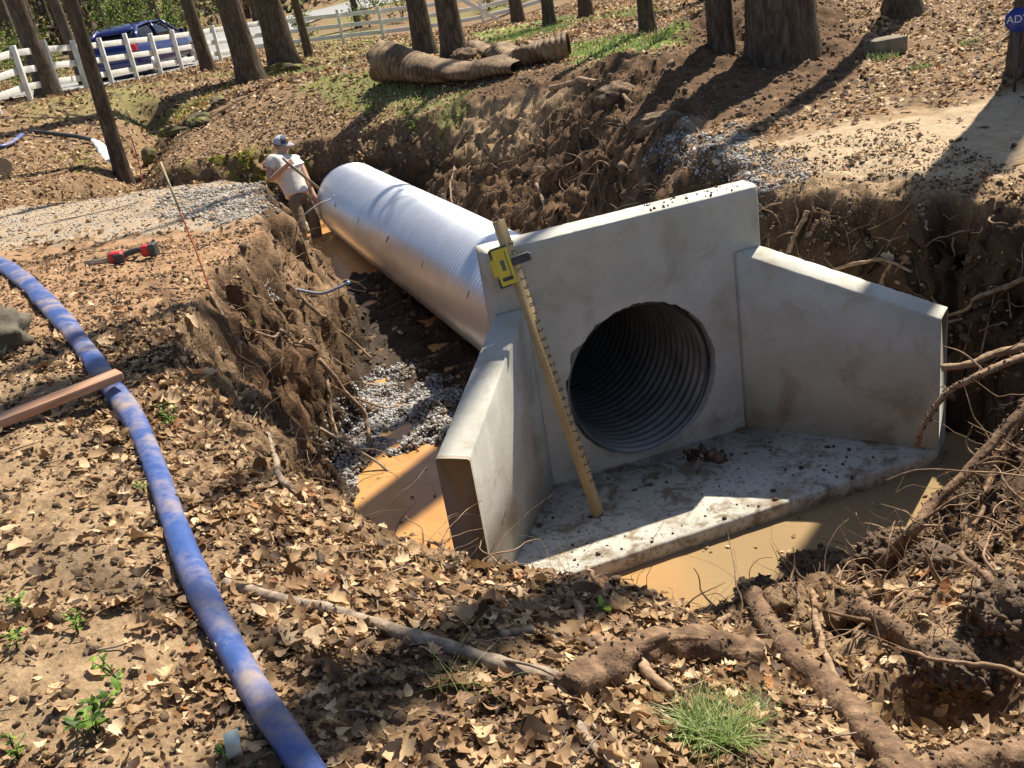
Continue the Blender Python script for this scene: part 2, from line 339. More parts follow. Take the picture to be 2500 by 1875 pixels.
POOLS = [[(-.15, 4.2), (-.85, 5.0), (-1.2, 5.9), (-1.05, 6.5), (-.6, 6.6), (-.2, 6), (.3, 4.9), (2.6, 5.5), (2.7, 5), (1.75, 4.3), (1.2, 4.1), (.5, 4.1)], [(-1.9, 10.9), (-2.4, 12), (-3.2, 12.8), (-3.6, 13.7), (-1.9, 14), (-1.2, 13.2), (-1.0, 12), (-1.25, 10.9)]]
WATER_Z = -1.70
def trench(x, y):
    wx = x + .12 * fbm(x * 1.7, y * 1.7, 4, 3) + .05 * fbm(x * 7, y * 7, 3, 13); wy = y + .12 * fbm(x * 1.7, y * 1.7, 4, 8) + .05 * fbm(x * 7, y * 7, 3, 18)
    df = polydist(wx, wy, PF); dr = polydist(wx, wy, PR)
    t = np.where(df <= 0, 0., np.where(dr >= 0, 1., df / np.maximum(df - dr, 1e-6)))
    return t, df, dr
def zsurf(x, y, detail=True):
    x = np.asarray(x, float); y = np.asarray(y, float)
    zb = zbase(x, y)
    t, df, dr = trench(x, y)
    pool = np.zeros_like(zb)
    for P in POOLS: pool = np.maximum(pool, sstep(.12, -.12, polydist(x, y, P) + .10 * fbm(x * 4, y * 4, 3, 21)))
    zf = -1.66 - .14 * pool + (.06 * (1 - pool) + .01) * fbm(x * 3, y * 3, 4, 30)
    prof = t + .10 * np.sin(np.pi * t) * fbm(x * 2.3, y * 2.3, 3, 55)
    prof = np.clip(np.where(t < .5, prof * 1.0, prof), 0, 1) ** .85
    z = zf + (zb - zf) * prof
    if detail:
        wall = np.clip(4 * t * (1 - t), 0, 1) ** .6
        outside = sstep(0, .5, dr)
        z = z + wall * (.085 * fbm(x * 4.5, y * 4.5, 5, 40) + .05 * (.5 - np.abs(fbm(x * 13, y * 13, 3, 44))) + .012 * fbm(x * 34, y * 34, 2, 47))
        near = np.exp(-((x) ** 2 + (y - 4) ** 2) / 60)
        z = z + (1 - .6 * wall) * (.022 * fbm(x * 2.6, y * 2.6, 4, 60) + .009 * fbm(x * 14, y * 14, 3, 66)) * (.5 + .5 * near)
        # dug-up spoil heap texture
        sp = np.exp(-(((x - 3.4) / 1.7) ** 2 + ((y - 12.6) / 1.9) ** 2)) + .8 * sstep(.9, 0, dr) * sstep(-.1, .1, dr) * sstep(.3, 1.0, x) * sstep(5.5, 6.5, y)
        z = z + sp * (.13 * fbm(x * 2.2, y * 2.2, 5, 70) + .03 * fbm(x * 11, y * 11, 3, 75))
    return z
def hit(px, py, lift=0.):
    d = ray(px, py); t = np.geomspace(1.2, 120, 3000); P = CAM + d[None, :] * t[:, None]
    z = zsurf(P[:, 0], P[:, 1], False); k = np.argmax(P[:, 2] < z + lift)
    return P[k]
def hitb(px, py):
    d = ray(px, py); t = np.geomspace(1.2, 120, 1500); P = CAM + d[None, :] * t[:, None]
    z = zbase(P[:, 0], P[:, 1]); k = np.argmax(P[:, 2] < z)
    return P[k]
def wpoly(pts): return [tuple(hitb(*q)[:2]) for q in pts]
def wpolyt(pts): return [tuple(hit(*q)[:2]) for q in pts]
Z = {
 'gravelL': wpoly([(-60, 452), (250, 425), (390, 388), (540, 388), (600, 425), (590, 475), (430, 500), (250, 515), (-60, 545)]),
 'red': wpoly([(-60, 555), (250, 515), (450, 500), (600, 480), (700, 590), (735, 650), (600, 665), (480, 648), (250, 690), (-60, 760)]),
 'bare': wpoly([(-80, 900), (190, 900), (290, 1050), (350, 1250), (440, 1400), (520, 1560), (560, 1720), (-80, 1720)]),
 'bareB': wpoly([(-60, 560), (60, 640), (160, 760), (240, 880), (-60, 930)]),
 'hole': wpoly([(1650, 1290), (1800, 1180), (2260, 1000), (2260, 1540), (2080, 1500), (1880, 1430), (1760, 1360)]),
 'sand': wpoly([(1640, 330), (1760, 285), (1980, 245), (2260, 195), (2300, 330), (2050, 400), (1800, 385)]),
 'drive2': wpoly([(1600, 330), (1760, 270), (1980, 225), (2260, 180), (2330, 400), (2050, 460), (1700, 450)]),
 'blue': wpoly([(1420, 290), (1480, 268), (1590, 296), (1660, 335), (1700, 395), (1620, 418), (1520, 360)]),
 'spoil': wpoly([(940, 260), (1030, 175), (1230, 140), (1440, 110), (1460, 20), (1640, -30), (1830, 20), (1910, 120), (1800, 215), (1640, 260), (1450, 270), (1400, 300), (1500, 400), (1640, 440), (1500, 520), (1100, 480), (900, 420)]),
 'grass1': wpoly([(1210, 100), (1400, 68), (1490, 88), (1420, 112), (1240, 128)]),
 'grass2': wpoly([(1010, 72), (1160, 45), (1250, 38), (1230, 60), (1080, 95)]),
 'grass3': wpoly([(640, 185), (720, 160), (830, 150), (880, 180), (1000, 200), (990, 235), (900, 245), (780, 230), (680, 215)]),
 'grass4': wpoly([(640, 95), (900, 80), (900, 105), (660, 140)]),
 'moss1': wpoly([(375, 378), (440, 345), (540, 325), (650, 310), (640, 330), (540, 345), (400, 392)]),
 'moss2': wpoly([(350, 260), (420, 225), (470, 185), (500, 175), (480, 205), (430, 250), (370, 285)]),
 'moss3': wpoly([(130, 340), (180, 320), (215, 350), (160, 375)]),
 'moss4': wpoly([(640, 185), (700, 240), (850, 230), (870, 250), (740, 262)]),
}
def zone(x, y, k, soft=.15, nz=.3, sc=2.5, seed=0):
    return sstep(soft, -soft, polydist(x, y, Z[k]) + nz * fbm(x * sc, y * sc, 4, 90 + seed))
def axis(segs):
    out = [segs[0][0]]
    for a, b, st in segs:
        n = max(1, int(round((b - a) / st))); out += list(a + (b - a) * (np.arange(1, n + 1) / n))
    return np.array(out)
def grow(a, b, s0, r=1.12):
    out = []; x = a; s = s0; sg = 1 if b > a else -1
    while (b - x) * sg > 0: x += sg * s; s *= r; out.append(x)
    return out
xs = np.r_[grow(-9, -75, .2)[::-1], axis([(-9, -3.3, .06), (-3.3, 3.6, .022), (3.6, 8, .06)]), grow(8, 75, .2)]
ys = np.r_[grow(.8, -20, .1)[::-1], axis([(.8, 1.2, .05), (1.2, 7.2, .022), (7.2, 16.5, .042), (16.5, 26, .12)]), grow(26, 150, .25)]
GX, GY = np.meshgrid(xs, ys); gx = GX.ravel(); gy = GY.ravel()
gz = zsurf(gx, gy)
GZ = gz.reshape(GX.shape)
def zat(x, y):
    x = np.atleast_1d(np.asarray(x, float)); y = np.atleast_1d(np.asarray(y, float))
    i = np.clip(np.searchsorted(xs, x) - 1, 0, len(xs) - 2); j = np.clip(np.searchsorted(ys, y) - 1, 0, len(ys) - 2)
    u = (x - xs[i]) / (xs[i + 1] - xs[i]); v = (y - ys[j]) / (ys[j + 1] - ys[j])
    return GZ[j, i] * (1 - u) * (1 - v) + GZ[j, i + 1] * u * (1 - v) + GZ[j + 1, i] * (1 - u) * v + GZ[j + 1, i + 1] * u * v
def za1(x, y): return float(zat(x, y)[0])
def nrm(x, y, h=.03):
    a = (zat(x + h, y) - zat(x - h, y)) / (2 * h); b = (zat(x, y + h) - zat(x, y - h)) / (2 * h)
    n = np.stack([-a, -b, np.ones_like(a)], -1); return n / np.linalg.norm(n, axis=1)[:, None]
def masks(x, y):
    t, df, dr = trench(x, y)
    inside = sstep(.05, -.05, dr)
    g = {k: zone(x, y, k, seed=i) for i, k in enumerate(Z)}
    spoil = np.maximum(g['spoil'], 0)
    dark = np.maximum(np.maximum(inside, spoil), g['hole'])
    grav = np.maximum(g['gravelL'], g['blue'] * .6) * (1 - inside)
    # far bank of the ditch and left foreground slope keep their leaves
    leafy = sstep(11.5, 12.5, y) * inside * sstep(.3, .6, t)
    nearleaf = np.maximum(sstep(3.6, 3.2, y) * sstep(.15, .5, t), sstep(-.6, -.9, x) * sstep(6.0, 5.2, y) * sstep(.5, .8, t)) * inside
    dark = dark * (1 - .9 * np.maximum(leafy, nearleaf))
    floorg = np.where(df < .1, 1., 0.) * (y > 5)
    lit = np.ones_like(x)
    for k, a in (('gravelL', .95), ('red', .9), ('bare', .9), ('bareB', .75), ('drive2', .92), ('spoil', .985), ('hole', .8), ('grass1', .8), ('grass2', .6), ('grass3', .45), ('blue', .7)):
        lit = lit * (1 - a * g[k])
    lit = lit * (1 - inside * (1 - np.maximum(leafy, nearleaf)) * .93)
    gr = np.clip(g['grass1'] + .8 * g['grass2'] + .5 * g['grass3'] + .45 * g['grass4'], 0, 1)
    far = sstep(18, 24, y) * sstep(-.05, .5, fbm(x * .35, y * .35, 3, 130)) * .45
    gr = np.clip(gr + far, 0, 1)
    mo = np.clip(g['moss1'] + g['moss2'] + .7 * g['moss3'] + .6 * g['moss4'], 0, 1) * sstep(-.3, .4, fbm(x * 3, y * 3, 4, 140))
    return dict(t=t, df=df, dr=dr, inside=inside, grav=grav, sand=g['sand'], grass=gr, red=g['red'] * (1 - inside), dark=dark, lit=lit, moss=mo, floorg=floorg, drive2=g['drive2'], bare=g['bare'], blue=g['blue'], gravelL=g['gravelL'])
mk = masks(gx, gy)
# ochre clay streaks in the sunny left trench wall
clay = mk['inside'] * sstep(0, -.6, gx + .3) * sstep(6.6, 8.0, gy) * sstep(11.5, 10.5, gy) * sstep(.15, .35, mk['t']) * sstep(-.5, .4, fbm(gx * 2, gy * 2, 4, 301))
za = np.stack([mk['grav'], mk['sand'], mk['grass'], np.ones_like(gx)], -1)
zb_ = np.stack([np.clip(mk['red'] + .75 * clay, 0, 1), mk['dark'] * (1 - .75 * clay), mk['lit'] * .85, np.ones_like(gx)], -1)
wet = np.maximum(sstep(-1.15, -1.6, gz), .6 * sstep(1.2, 1.8, gx) * sstep(7.2, 6.6, gy) * sstep(.98, .8, mk['t']) * sstep(3.6, 4.0, gy)) * mk['inside']  # damp soil, with pipe, tree and bank shade painted in as darkening
nx, ny = len(xs), len(ys)
ii = np.arange(nx - 1)[None, :] + np.arange(ny - 1)[:, None] * nx
gq = np.stack([ii, ii + 1, ii + nx + 1, ii + nx], -1).reshape(-1, 4)
wl = np.clip(4 * mk['t'] * (1 - mk['t']), 0, 1)
ox_ = wl * (.07 * fbm(gz * 7 + gx * 1.5, gy * 2.5, 4, 310) + .02 * fbm(gz * 26, gy * 9 + gx * 9, 3, 315)); oy_ = wl * (.07 * fbm(gz * 7 + gy * 1.5, gx * 2.5, 4, 320) + .02 * fbm(gz * 26, gx * 9 - gy * 9, 3, 325))
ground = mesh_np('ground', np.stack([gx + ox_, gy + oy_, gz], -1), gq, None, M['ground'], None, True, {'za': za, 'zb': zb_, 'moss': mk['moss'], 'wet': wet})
tag(ground, kind='structure')
# water
m_, nt, b = newmat('muddy_water'); v = geopos(nt)
c = ramp(nt, noise(nt, v, 1.3, 5, .6, .5), [(.35, (.42, .21, .07)), (.6, (.56, .30, .11))])
sxw = nt.nodes.new('ShaderNodeSeparateXYZ'); nt.links.new(v, sxw.inputs[0]); refl_grey = nt.nodes.new('ShaderNodeMapRange'); refl_grey.inputs[1].default_value = .1; refl_grey.inputs[2].default_value = .9; nt.links.new(sxw.outputs[0], refl_grey.inputs[0]); c = mix(nt, math_(nt, 'MULTIPLY', refl_grey.outputs[0], .85), c, (.27, .205, .115))  # reflection painted into the base colour: same water, greyer towards the right
foam = ramp(nt, noise(nt, v, 16, 5, .6, 1.2), [(.70, (0, 0, 0)), (.75, (1, 1, 1))])
c = mix(nt, math_(nt, 'MULTIPLY', foam, .55), c, (.7, .6, .45))
nt.links.new(c, b.inputs['Base Color']); b.inputs['Roughness'].default_value = .05; b.inputs['IOR'].default_value = 1.4
bump(nt, b, noise(nt, v, 5, 5, .6, .6), .22, .03); M['water'] = m_
wx_ = np.linspace(-6, 4, 41); wy_ = np.linspace(3.6, 15.2, 47)
WX, WY = np.meshgrid(wx_, wy_); k_ = np.arange(40)[None, :] + np.arange(46)[:, None] * 41
water = mesh_np('water', np.stack([WX.ravel(), WY.ravel(), np.full(WX.size, WATER_Z)], -1), np.stack([k_, k_ + 1, k_ + 42, k_ + 41], -1).reshape(-1, 4), None, M['water'])
tag(water, kind='structure')
# road behind the fence
M['asphalt'] = basic('asphalt', [(.3, (.20, .20, .20)), (.7, (.32, .32, .315))], 3, .9, .2, .01, 40, useobj=False)
rp = smooth_path([(-14.5, 12, 0), (-12.8, 20, 0), (-11.2, 28, 0), (-10.3, 36, 0), (-9.2, 44, 0), (-6.8, 53, 0), (-2, 64, 0), (8, 76, 0)], 90)
tt = np.gradient(rp, axis=0)[:, :2]; tt /= np.linalg.norm(tt, axis=1)[:, None]; sdv = np.stack([tt[:, 1], -tt[:, 0]], -1)
RV = []
for k in np.linspace(-2.6, 2.6, 13):
    q = rp[:, :2] + sdv * k; RV.append(np.stack([q[:, 0], q[:, 1], zbase(q[:, 0], q[:, 1]) + .07 - .004 * k * k], -1))
RV = np.array(RV); k_ = np.arange(12)[:, None] * 90 + np.arange(89)[None, :]
tag(mesh_np('road', RV.reshape(-1, 3), np.stack([k_, k_ + 90, k_ + 91, k_ + 1], -1).reshape(-1, 4), None, M['asphalt']), kind='structure')
#PART2
# ------------------------------------------------------------------ culvert headwall
PSI = .25466; O3 = np.array([.80372, 5.68358, -1.60129])
UX = np.array([math.cos(PSI), math.sin(PSI), 0]); VX = np.array([math.sin(PSI), -math.cos(PSI), 0]); UP = np.array([0, 0, 1.])
def L2W(u, v, z): return O3 + u * UX + v * VX + z * UP
hB, hT, hH, h1, h2, hA, hL, SL = .8619, .1749, 1.571, 1.2004, .8429, .6727, .9124, .16
phiL, phiR, tw = .6357, .6956, .188
hw = empty('culvert_headwall', O3, (0, 0, PSI))
tag(hw, 'pale precast concrete culvert end section with flared wings around a round opening', 'culvert headwall')
def panel():
    n = 240; R = .5; cz = .5378
    th = np.linspace(0, 2 * np.pi, n, endpoint=False)
    # include rectangle corners exactly
    x0, x1, z0, z1 = -hB, hB, -SL, hH
    for cx, cy in ((x0, z0), (x1, z0), (x1, z1), (x0, z1)):
        a = math.atan2(cy - cz, cx) % (2 * math.pi); th[np.argmin(abs(th - a))] = a
    th = np.sort(th)
    rj = R * (1 + .012 * pnoise(th * 9, th * 0 + 3, 4) + .012 * pnoise(th * 25, th * 0 + 7, 5))
    rj = rj + .035 * np.exp(-((th - 2.55) / .1) ** 2) + .02 * np.exp(-((th - 2.9) / .06) ** 2) + .012 * np.exp(-((th - 2.1) / .05) ** 2)
    ci, si = np.cos(th), np.sin(th)
    k = np.minimum(np.where(ci > 1e-9, x1 / np.maximum(ci, 1e-9), np.where(ci < -1e-9, x0 / np.minimum(ci, -1e-9), 1e9)), np.where(si > 1e-9, (z1 - cz) / np.maximum(si, 1e-9), np.where(si < -1e-9, (z0 - cz) / np.minimum(si, -1e-9), 1e9)))
    ox, oz = ci * k, cz + si * k
    top = oz > z1 - 1e-3
    jag = .006 * pnoise(ox * 14, ox * 0 + 1, 8) + .004 * pnoise(ox * 50, ox * 0, 9)
    ringsF = []
    for f in (0, .02, .08, .25, .5, .75, .93, .985):
        ringsF.append(np.stack([rj * ci * (1 - f) + ox * f, np.full(n, 0.), (cz + rj * si) * (1 - f) + oz * f], -1))
    rim = np.stack([ox, np.full(n, .007) + np.where(top, .006 + jag, 0), oz + np.where(top, jag * .6 - .004, 0)], -1)
    rimb = np.stack([ox, np.full(n, hT), oz + np.where(top, jag * .3, 0)], -1)
    rimm = np.stack([ox, np.full(n, .05), oz + np.where(top, .003, 0)], -1)
    hb = np.stack([rj * ci, np.full(n, hT), cz + rj * si], -1)
    R_ = ringsF + [rim, rimm, rimb, hb, ringsF[0].copy()]
    V = np.vstack(R_); q = []
    for a in range(len(R_) - 1):
        j = np.arange(n); j2 = (j + 1) % n
        q.append(np.stack([a * n + j, a * n + j2, (a + 1) * n + j2, (a + 1) * n + j], -1))
    o = mesh_np('headwall', V, np.vstack(q)[:, ::-1], None, M['concrete'], hw, False)
    return o
panel()
def wing(s, ph):
    e = np.array([s * (hA + hL * math.tan(ph)), hL]); n_ = np.array([s * math.cos(ph), -math.sin(ph)]); eo = e + n_ * tw
    i0 = np.array([s * hA, 0.]); o0 = np.array([s * hB, 0.])
    K = 40; t = np.linspace(0, 1, K)[:, None]
    I = i0 + (e - i0) * t; Oo = o0 + (eo - o0) * t; zt = h1 + (h2 - h1) * t[:, 0]
    jn = lambda sd: .005 * pnoise(t[:, 0] * 22, t[:, 0] * 0, sd) + .004 * pnoise(t[:, 0] * 70, t[:, 0] * 0, sd + 1)
    ch = .008
    d = (Oo - I); d /= np.linalg.norm(d, axis=1)[:, None]
    ji, jo = jn(31 + s), jn(37 + s)
    rows = [np.c_[I, np.full(K, -SL)], np.c_[I, zt * .5], np.c_[I, zt - ch + ji], np.c_[I + d * (ch + abs(ji))[:, None], zt + ji * .3], np.c_[(I + Oo) / 2, zt + .002], np.c_[Oo - d * (ch + abs(jo))[:, None], zt + jo * .4], np.c_[Oo, zt - ch + jo], np.c_[Oo, zt * .5], np.c_[Oo, np.full(K, -SL)]]
    V = np.array(rows); m_ = len(rows); V[..., 1] *= -1
    idx = np.arange(m_ * K).reshape(m_, K)
    q = [[idx[a, b], idx[a, b + 1], idx[(a + 1) % m_, b + 1], idx[(a + 1) % m_, b]] for a in range(m_) for b in range(K - 1)]
    V = V.reshape(-1, 3); caps = []
    for b in (0, K - 1):
        c = len(V); V = np.vstack([V, V[idx[:, b]].mean(0)])
        caps += [[c, idx[a, b], idx[(a + 1) % m_, b]] for a in range(m_)]
    o = mesh_np('wing_wall', V, q, caps, M['concrete'], hw, False)
    return e, eo
eL, _ = wing(-1, phiL); eR, _ = wing(1, phiR)
g = Geo()
K = 40; fr = np.linspace(0, 1, K)
F0 = np.c_[eL[0] + (eR[0] - eL[0]) * fr, np.full(K, -hL)]; jg = .006 * pnoise(fr * 40, fr * 0, 71)
F0[:, 1] += jg
B0 = np.c_[-hA + 2 * hA * fr, np.full(K, 0.)]
rows = [np.c_[F0, np.full(K, -SL)], np.c_[F0 + [0, -.0], np.full(K, -.014)], np.c_[F0 + [0, .012], np.full(K, 0)], np.c_[B0, np.full(K, 0)], np.c_[B0, np.full(K, -SL)]]
V = np.vstack(rows); idx = np.arange(5 * K).reshape(5, K)
q = [[idx[a, b], idx[a, b + 1], idx[(a + 1) % 5, b + 1], idx[(a + 1) % 5, b]] for a in range(5) for b in range(K - 1)]
mesh_np('apron_slab', V, q, None, M['concrete'], hw, False)
# ------------------------------------------------------------------ new metal pipe
m_, nt, b = newmat('galvanised_steel'); v = objpos(nt)
sx = nt.nodes.new('ShaderNodeSeparateXYZ'); nt.links.new(v, sx.inputs[0])
fz = noise(nt, v, 3.5, 6, .65)
mp = nt.nodes.new('ShaderNodeMapping'); mp.inputs['Scale'].default_value = (3, 26, 3); nt.links.new(v, mp.inputs[0]); st = noise(nt, mp.outputs[0], 2.2, 5, .6)
c = ramp(nt, fz, [(.3, (.66, .69, .74)), (.7, (.82, .85, .90))]); c = mix(nt, .35, c, ramp(nt, st, [(.3, (.55, .57, .62)), (.7, (.88, .9, .93))]))
low = nt.nodes.new('ShaderNodeMapRange'); low.inputs[1].default_value = .12; low.inputs[2].default_value = -.3; nt.links.new(math_(nt, 'MULTIPLY_ADD', noise(nt, v, 5, 5), .25), low.inputs[0])
zz = nt.nodes.new('ShaderNodeMath'); zz.operation = 'MULTIPLY_ADD'; nt.links.new(noise(nt, v, 4, 5), zz.inputs[0]); zz.inputs[1].default_value = .35; nt.links.new(sx.outputs[2], zz.inputs[2]); nt.links.new(zz.outputs[0], low.inputs[0])
c = mix(nt, math_(nt, 'MULTIPLY', low.outputs[0], .55), c, (.36, .26, .15))
nt.links.new(c, b.inputs['Base Color'])
nt.links.new(math_(nt, 'MULTIPLY_ADD', low.outputs[0], -.3), b.inputs['Metallic'])
mr = nt.nodes.new('ShaderNodeMapRange'); mr.inputs[3].default_value = .8; mr.inputs[4].default_value = .25; nt.links.new(low.outputs[0], mr.inputs[0]); nt.links.new(mr.outputs[0], b.inputs['Metallic'])
b.inputs['Roughness'].default_value = .36; bump(nt, b, st, .12, .004); M['steel'] = m_
AX = np.array([-.30336, .95197, -.0415]); AX /= np.linalg.norm(AX); PC = np.array([.8084, 5.6848, -1.0635])
pipe = empty('culvert_pipe', PC); tag(pipe, 'long new galvanised corrugated steel pipe running back from the concrete headwall', 'pipe')
PN = np.cross(AX, UP); PN /= np.linalg.norm(PN); PB = np.cross(PN, AX)
pipe.matrix_world = Matrix([[PN[0], AX[0], PB[0], PC[0]], [PN[1], AX[1], PB[1], PC[1]], [PN[2], AX[2], PB[2], PC[2]], [0, 0, 0, 1]])
def shell(name, s0, s1, R, amp, pitch, inner, mat, hel=1):
    seg = 96; n = int((s1 - s0) / pitch * 9); s = np.linspace(s0, s1, n); th = np.linspace(0, 2 * np.pi, seg, endpoint=False)
    Sg, TH = np.meshgrid(s, th, indexing='ij')
    r = R + amp * np.cos(2 * np.pi * (Sg / pitch) + hel * TH) + .004 * pnoise(Sg * .8, np.cos(TH) * 2, 77)
    V = np.stack([r * np.cos(TH), Sg, r * np.sin(TH)], -1).reshape(-1, 3)
    i = np.arange(n - 1)[:, None] * seg; j = np.arange(seg)[None, :]; j2 = (j + 1) % seg
    q = np.stack([i + j, i + j2, i + seg + j2, i + seg + j], -1).reshape(-1, 4)
    return mesh_np(name, V, q if inner else q[:, ::-1], None, mat, pipe, True)
shell('pipe_wall', .02, 8.05, .496, .0045, .068, False, M['steel'])
M['steel_in'] = basic('dark_zinc', [(.3, (.12, .115, .10)), (.7, (.28, .27, .245))], 4, .42, .1, .003, 30, metal=.35)  # lining coloured darker than the outer pipe wall
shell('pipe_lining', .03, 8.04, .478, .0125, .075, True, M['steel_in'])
for s_ in (8.0,):
    g = Geo(); th = np.linspace(0, 2 * np.pi, 65); g.tube(np.stack([.494 * np.cos(th), np.full(65, s_ + .04), .494 * np.sin(th)], -1), .012, 6, cap=False); g.build('rolled_rim', M['steel'], pipe)
for k_, s_ in enumerate(()):
    g = Geo(); seg = 96; th = np.linspace(0, 2 * np.pi, seg, endpoint=False); pr = [(-.13, .503), (-.125, .5065), (-.05, .507), (0, .511), (.05, .507), (.125, .5065), (.13, .503)]
    V = np.array([[r * math.cos(a), s_ + d, r * math.sin(a)] for d, r in pr for a in th]); i = np.arange(6)[:, None] * seg; j = np.arange(seg)[None, :]
    g.add(V, np.stack([i + j, i + seg + j, i + seg + (j + 1) % seg, i + (j + 1) % seg], -1).reshape(-1, 4)); g.build('coupling_band', M['steel'], pipe)
# stencilled marks on the pipe
M['ink'] = basic('ink', [(.4, (.04, .045, .06)), (.6, (.09, .1, .12))], 20, .7, 0)
for s_ in np.arange(.7, 8, 1.25):
    g = Geo(); a0 = 2.62
    for q_ in range(5):
        a = a0 + q_ * .026; r = .5045
        g.box((r * math.cos(a), s_ + .004 * q_, r * math.sin(a)), (.003, .012, .013), frame((0, 1, 0), (math.cos(a), 0, math.sin(a))) if False else np.array([[math.cos(a), 0, -math.sin(a)], [0, 1, 0], [math.sin(a), 0, math.cos(a)]]))
    g.build('stencil_mark', M['ink'], pipe, False)
# ------------------------------------------------------------------ scatter helpers
ICO_V = None
def ico():
    t = (1 + 5 ** .5) / 2
    v = np.array([(-1, t, 0), (1, t, 0), (-1, -t, 0), (1, -t, 0), (0, -1, t), (0, 1, t), (0, -1, -t), (0, 1, -t), (t, 0, -1), (t, 0, 1), (-t, 0, -1), (-t, 0, 1)], float); v /= np.linalg.norm(v[0])
    f = np.array([(0, 11, 5), (0, 5, 1), (0, 1, 7), (0, 7, 10), (0, 10, 11), (1, 5, 9), (5, 11, 4), (11, 10, 2), (10, 7, 6), (7, 1, 8), (3, 9, 4), (3, 4, 2), (3, 2, 6), (3, 6, 8), (3, 8, 9), (4, 9, 5), (2, 4, 11), (6, 2, 10), (8, 6, 7), (9, 8, 1)])
    return v, f
IV, IF = ico()
def rotmats(n, rng):
    q = rng.normal(size=(n, 4)); q /= np.linalg.norm(q, axis=1)[:, None]; w_, x, y, z = q.T
    return np.stack([1 - 2 * (y * y + z * z), 2 * (x * y - z * w_), 2 * (x * z + y * w_), 2 * (x * y + z * w_), 1 - 2 * (x * x + z * z), 2 * (y * z - x * w_), 2 * (x * z - y * w_), 2 * (y * z + x * w_), 1 - 2 * (x * x + y * y)], -1).reshape(n, 3, 3)
def stones(name, P, size, mat, rng, sub=0, jit=.55):
    n = len(P); size = np.broadcast_to(size, (n,))
    base = IV[None] * (1 + jit * 1.3 * (rng.random((n, 12, 1)) - .5)) * rng.uniform(.5, 1.25, (n, 1, 3))
    V = np.einsum('nij,nkj->nki', rotmats(n, rng), base) * size[:, None, None] + P[:, None, :]
    T = (IF[None] + (np.arange(n) * 12)[:, None, None]).reshape(-1, 3)
    return mesh_np(name, V.reshape(-1, 3), None, T, mat, None, False, {'rnd': np.repeat(rng.random(n), 12)})
def scatter(n, x0, x1, y0, y1, dens, rng):
    x = rng.uniform(x0, x1, n); y = rng.uniform(y0, y1, n); k = rng.random(n) < dens(x, y); return x[k], y[k]
def gridmask(key):
    A = mk[key].reshape(GX.shape)
    def f(x, y):
        i = np.clip(np.searchsorted(xs, x), 0, len(xs) - 1); j = np.clip(np.searchsorted(ys, y), 0, len(ys) - 1); return A[j, i]
    return f
mf = {k: gridmask(k) for k in mk}
# ------------------------------------------------------------------ leaf litter
def leaf_protos(st, rng, kind):
    u = np.linspace(0, 1, st); out = []
    for k in range(10):
        L = 1.0
        if kind == 'far': wd = .30 * np.sin(np.pi * np.clip(u, 0.03, .97)) ** .7
        elif k % 2: wd = rng.uniform(.2, .31) * np.sin(np.pi * u ** .85) ** .8 * (1 + .34 * np.sin(u * 2 * np.pi * 3.5 + k)) + .01
        else: wd = rng.uniform(.17, .27) * np.sin(np.pi * u ** rng.uniform(.7, 1.2)) ** .7 + .01
        c1, c2, tw_ = rng.uniform(-.7, 1.2), rng.uniform(-1.2, 2.6), rng.uniform(-.7, .7)
        bend = rng.uniform(-.25, .25)
        V = []
        for i, (uu, ww) in enumerate(zip(u, wd)):
            x = (uu - .5) * L; z0 = c1 * x * x
            yb = bend * (x * x - .1)
            for s in (-1, 0, 1):
                y = s * ww; V.append((x, y + yb, z0 + c2 * y * y + tw_ * x * y * 2 + rng.uniform(-.02, .02)))
        out.append(V)
    q = []
    for i in range(st - 1):
        for s in range(2): q.append((3 * i + s, 3 * i + s + 1, 3 * i + 3 + s + 1, 3 * i + 3 + s))
    return np.array(out), np.array(q)
def leaves(name, x, y, size, mat, rng, st=9, kind='near', tilt=.42, lift=.014, rndfun=None, z=None):
    n = len(x); PR_, q = leaf_protos(st, rng, kind)
    base = PR_[rng.integers(0, len(PR_), n)] * size[:, None, None]
    a = rng.uniform(0, 2 * np.pi, n); nn = nrm(x, y) + rng.normal(0, tilt, (n, 3)) * [1, 1, .3]; nn /= np.linalg.norm(nn, axis=1)[:, None]
    t = np.stack([np.cos(a), np.sin(a), np.zeros(n)], -1); t -= (t * nn).sum(1)[:, None] * nn; t /= np.linalg.norm(t, axis=1)[:, None]; bb = np.cross(nn, t)
    R = np.stack([t, bb, nn], -1)
    zz = zat(x, y) if z is None else z
    P = np.stack([x, y, zz + lift * rng.uniform(.2, 1.6, n) + np.abs(base[:, :, 2]).max(1) * .3], -1)
    V = np.einsum('nij,nkj->nki', R, base) + P[:, None, :]
    Q = (q[None] + (np.arange(n) * (3 * st))[:, None, None]).reshape(-1, 4)
    r = rng.random(n) if rndfun is None else rndfun(x, y, rng)
    return mesh_np(name, V.reshape(-1, 3), Q, None, mat, None, True, {'rnd': np.repeat(r, 3 * st)})
def litr(x, y, rng):
    return np.clip(rng.random(len(x)) * .95 + .12 * fbm(x * 1.3, y * 1.3, 3, 200), 0, 1)
r_ = np.random.default_rng(11)
okl = lambda x, y: mf['lit'](x, y) * (.22 + .68 * sstep(-.5, .1, fbm(x * 2.2, y * 2.2, 4, 210)))
x, y = scatter(95000, -3.4, 3.2, 1.1, 6.2, okl, r_)
x, y = x[zat(x, y) > WATER_Z + .05], y[zat(x, y) > WATER_Z + .05]
sz = r_.gamma(3.6, .0102, len(x)).clip(.01, .11)
tag(leaves('leaf_litter', x, y, sz, M['litter'], r_, rndfun=litr), 'curled tan and brown fallen oak leaves covering the near bank', kind='stuff')
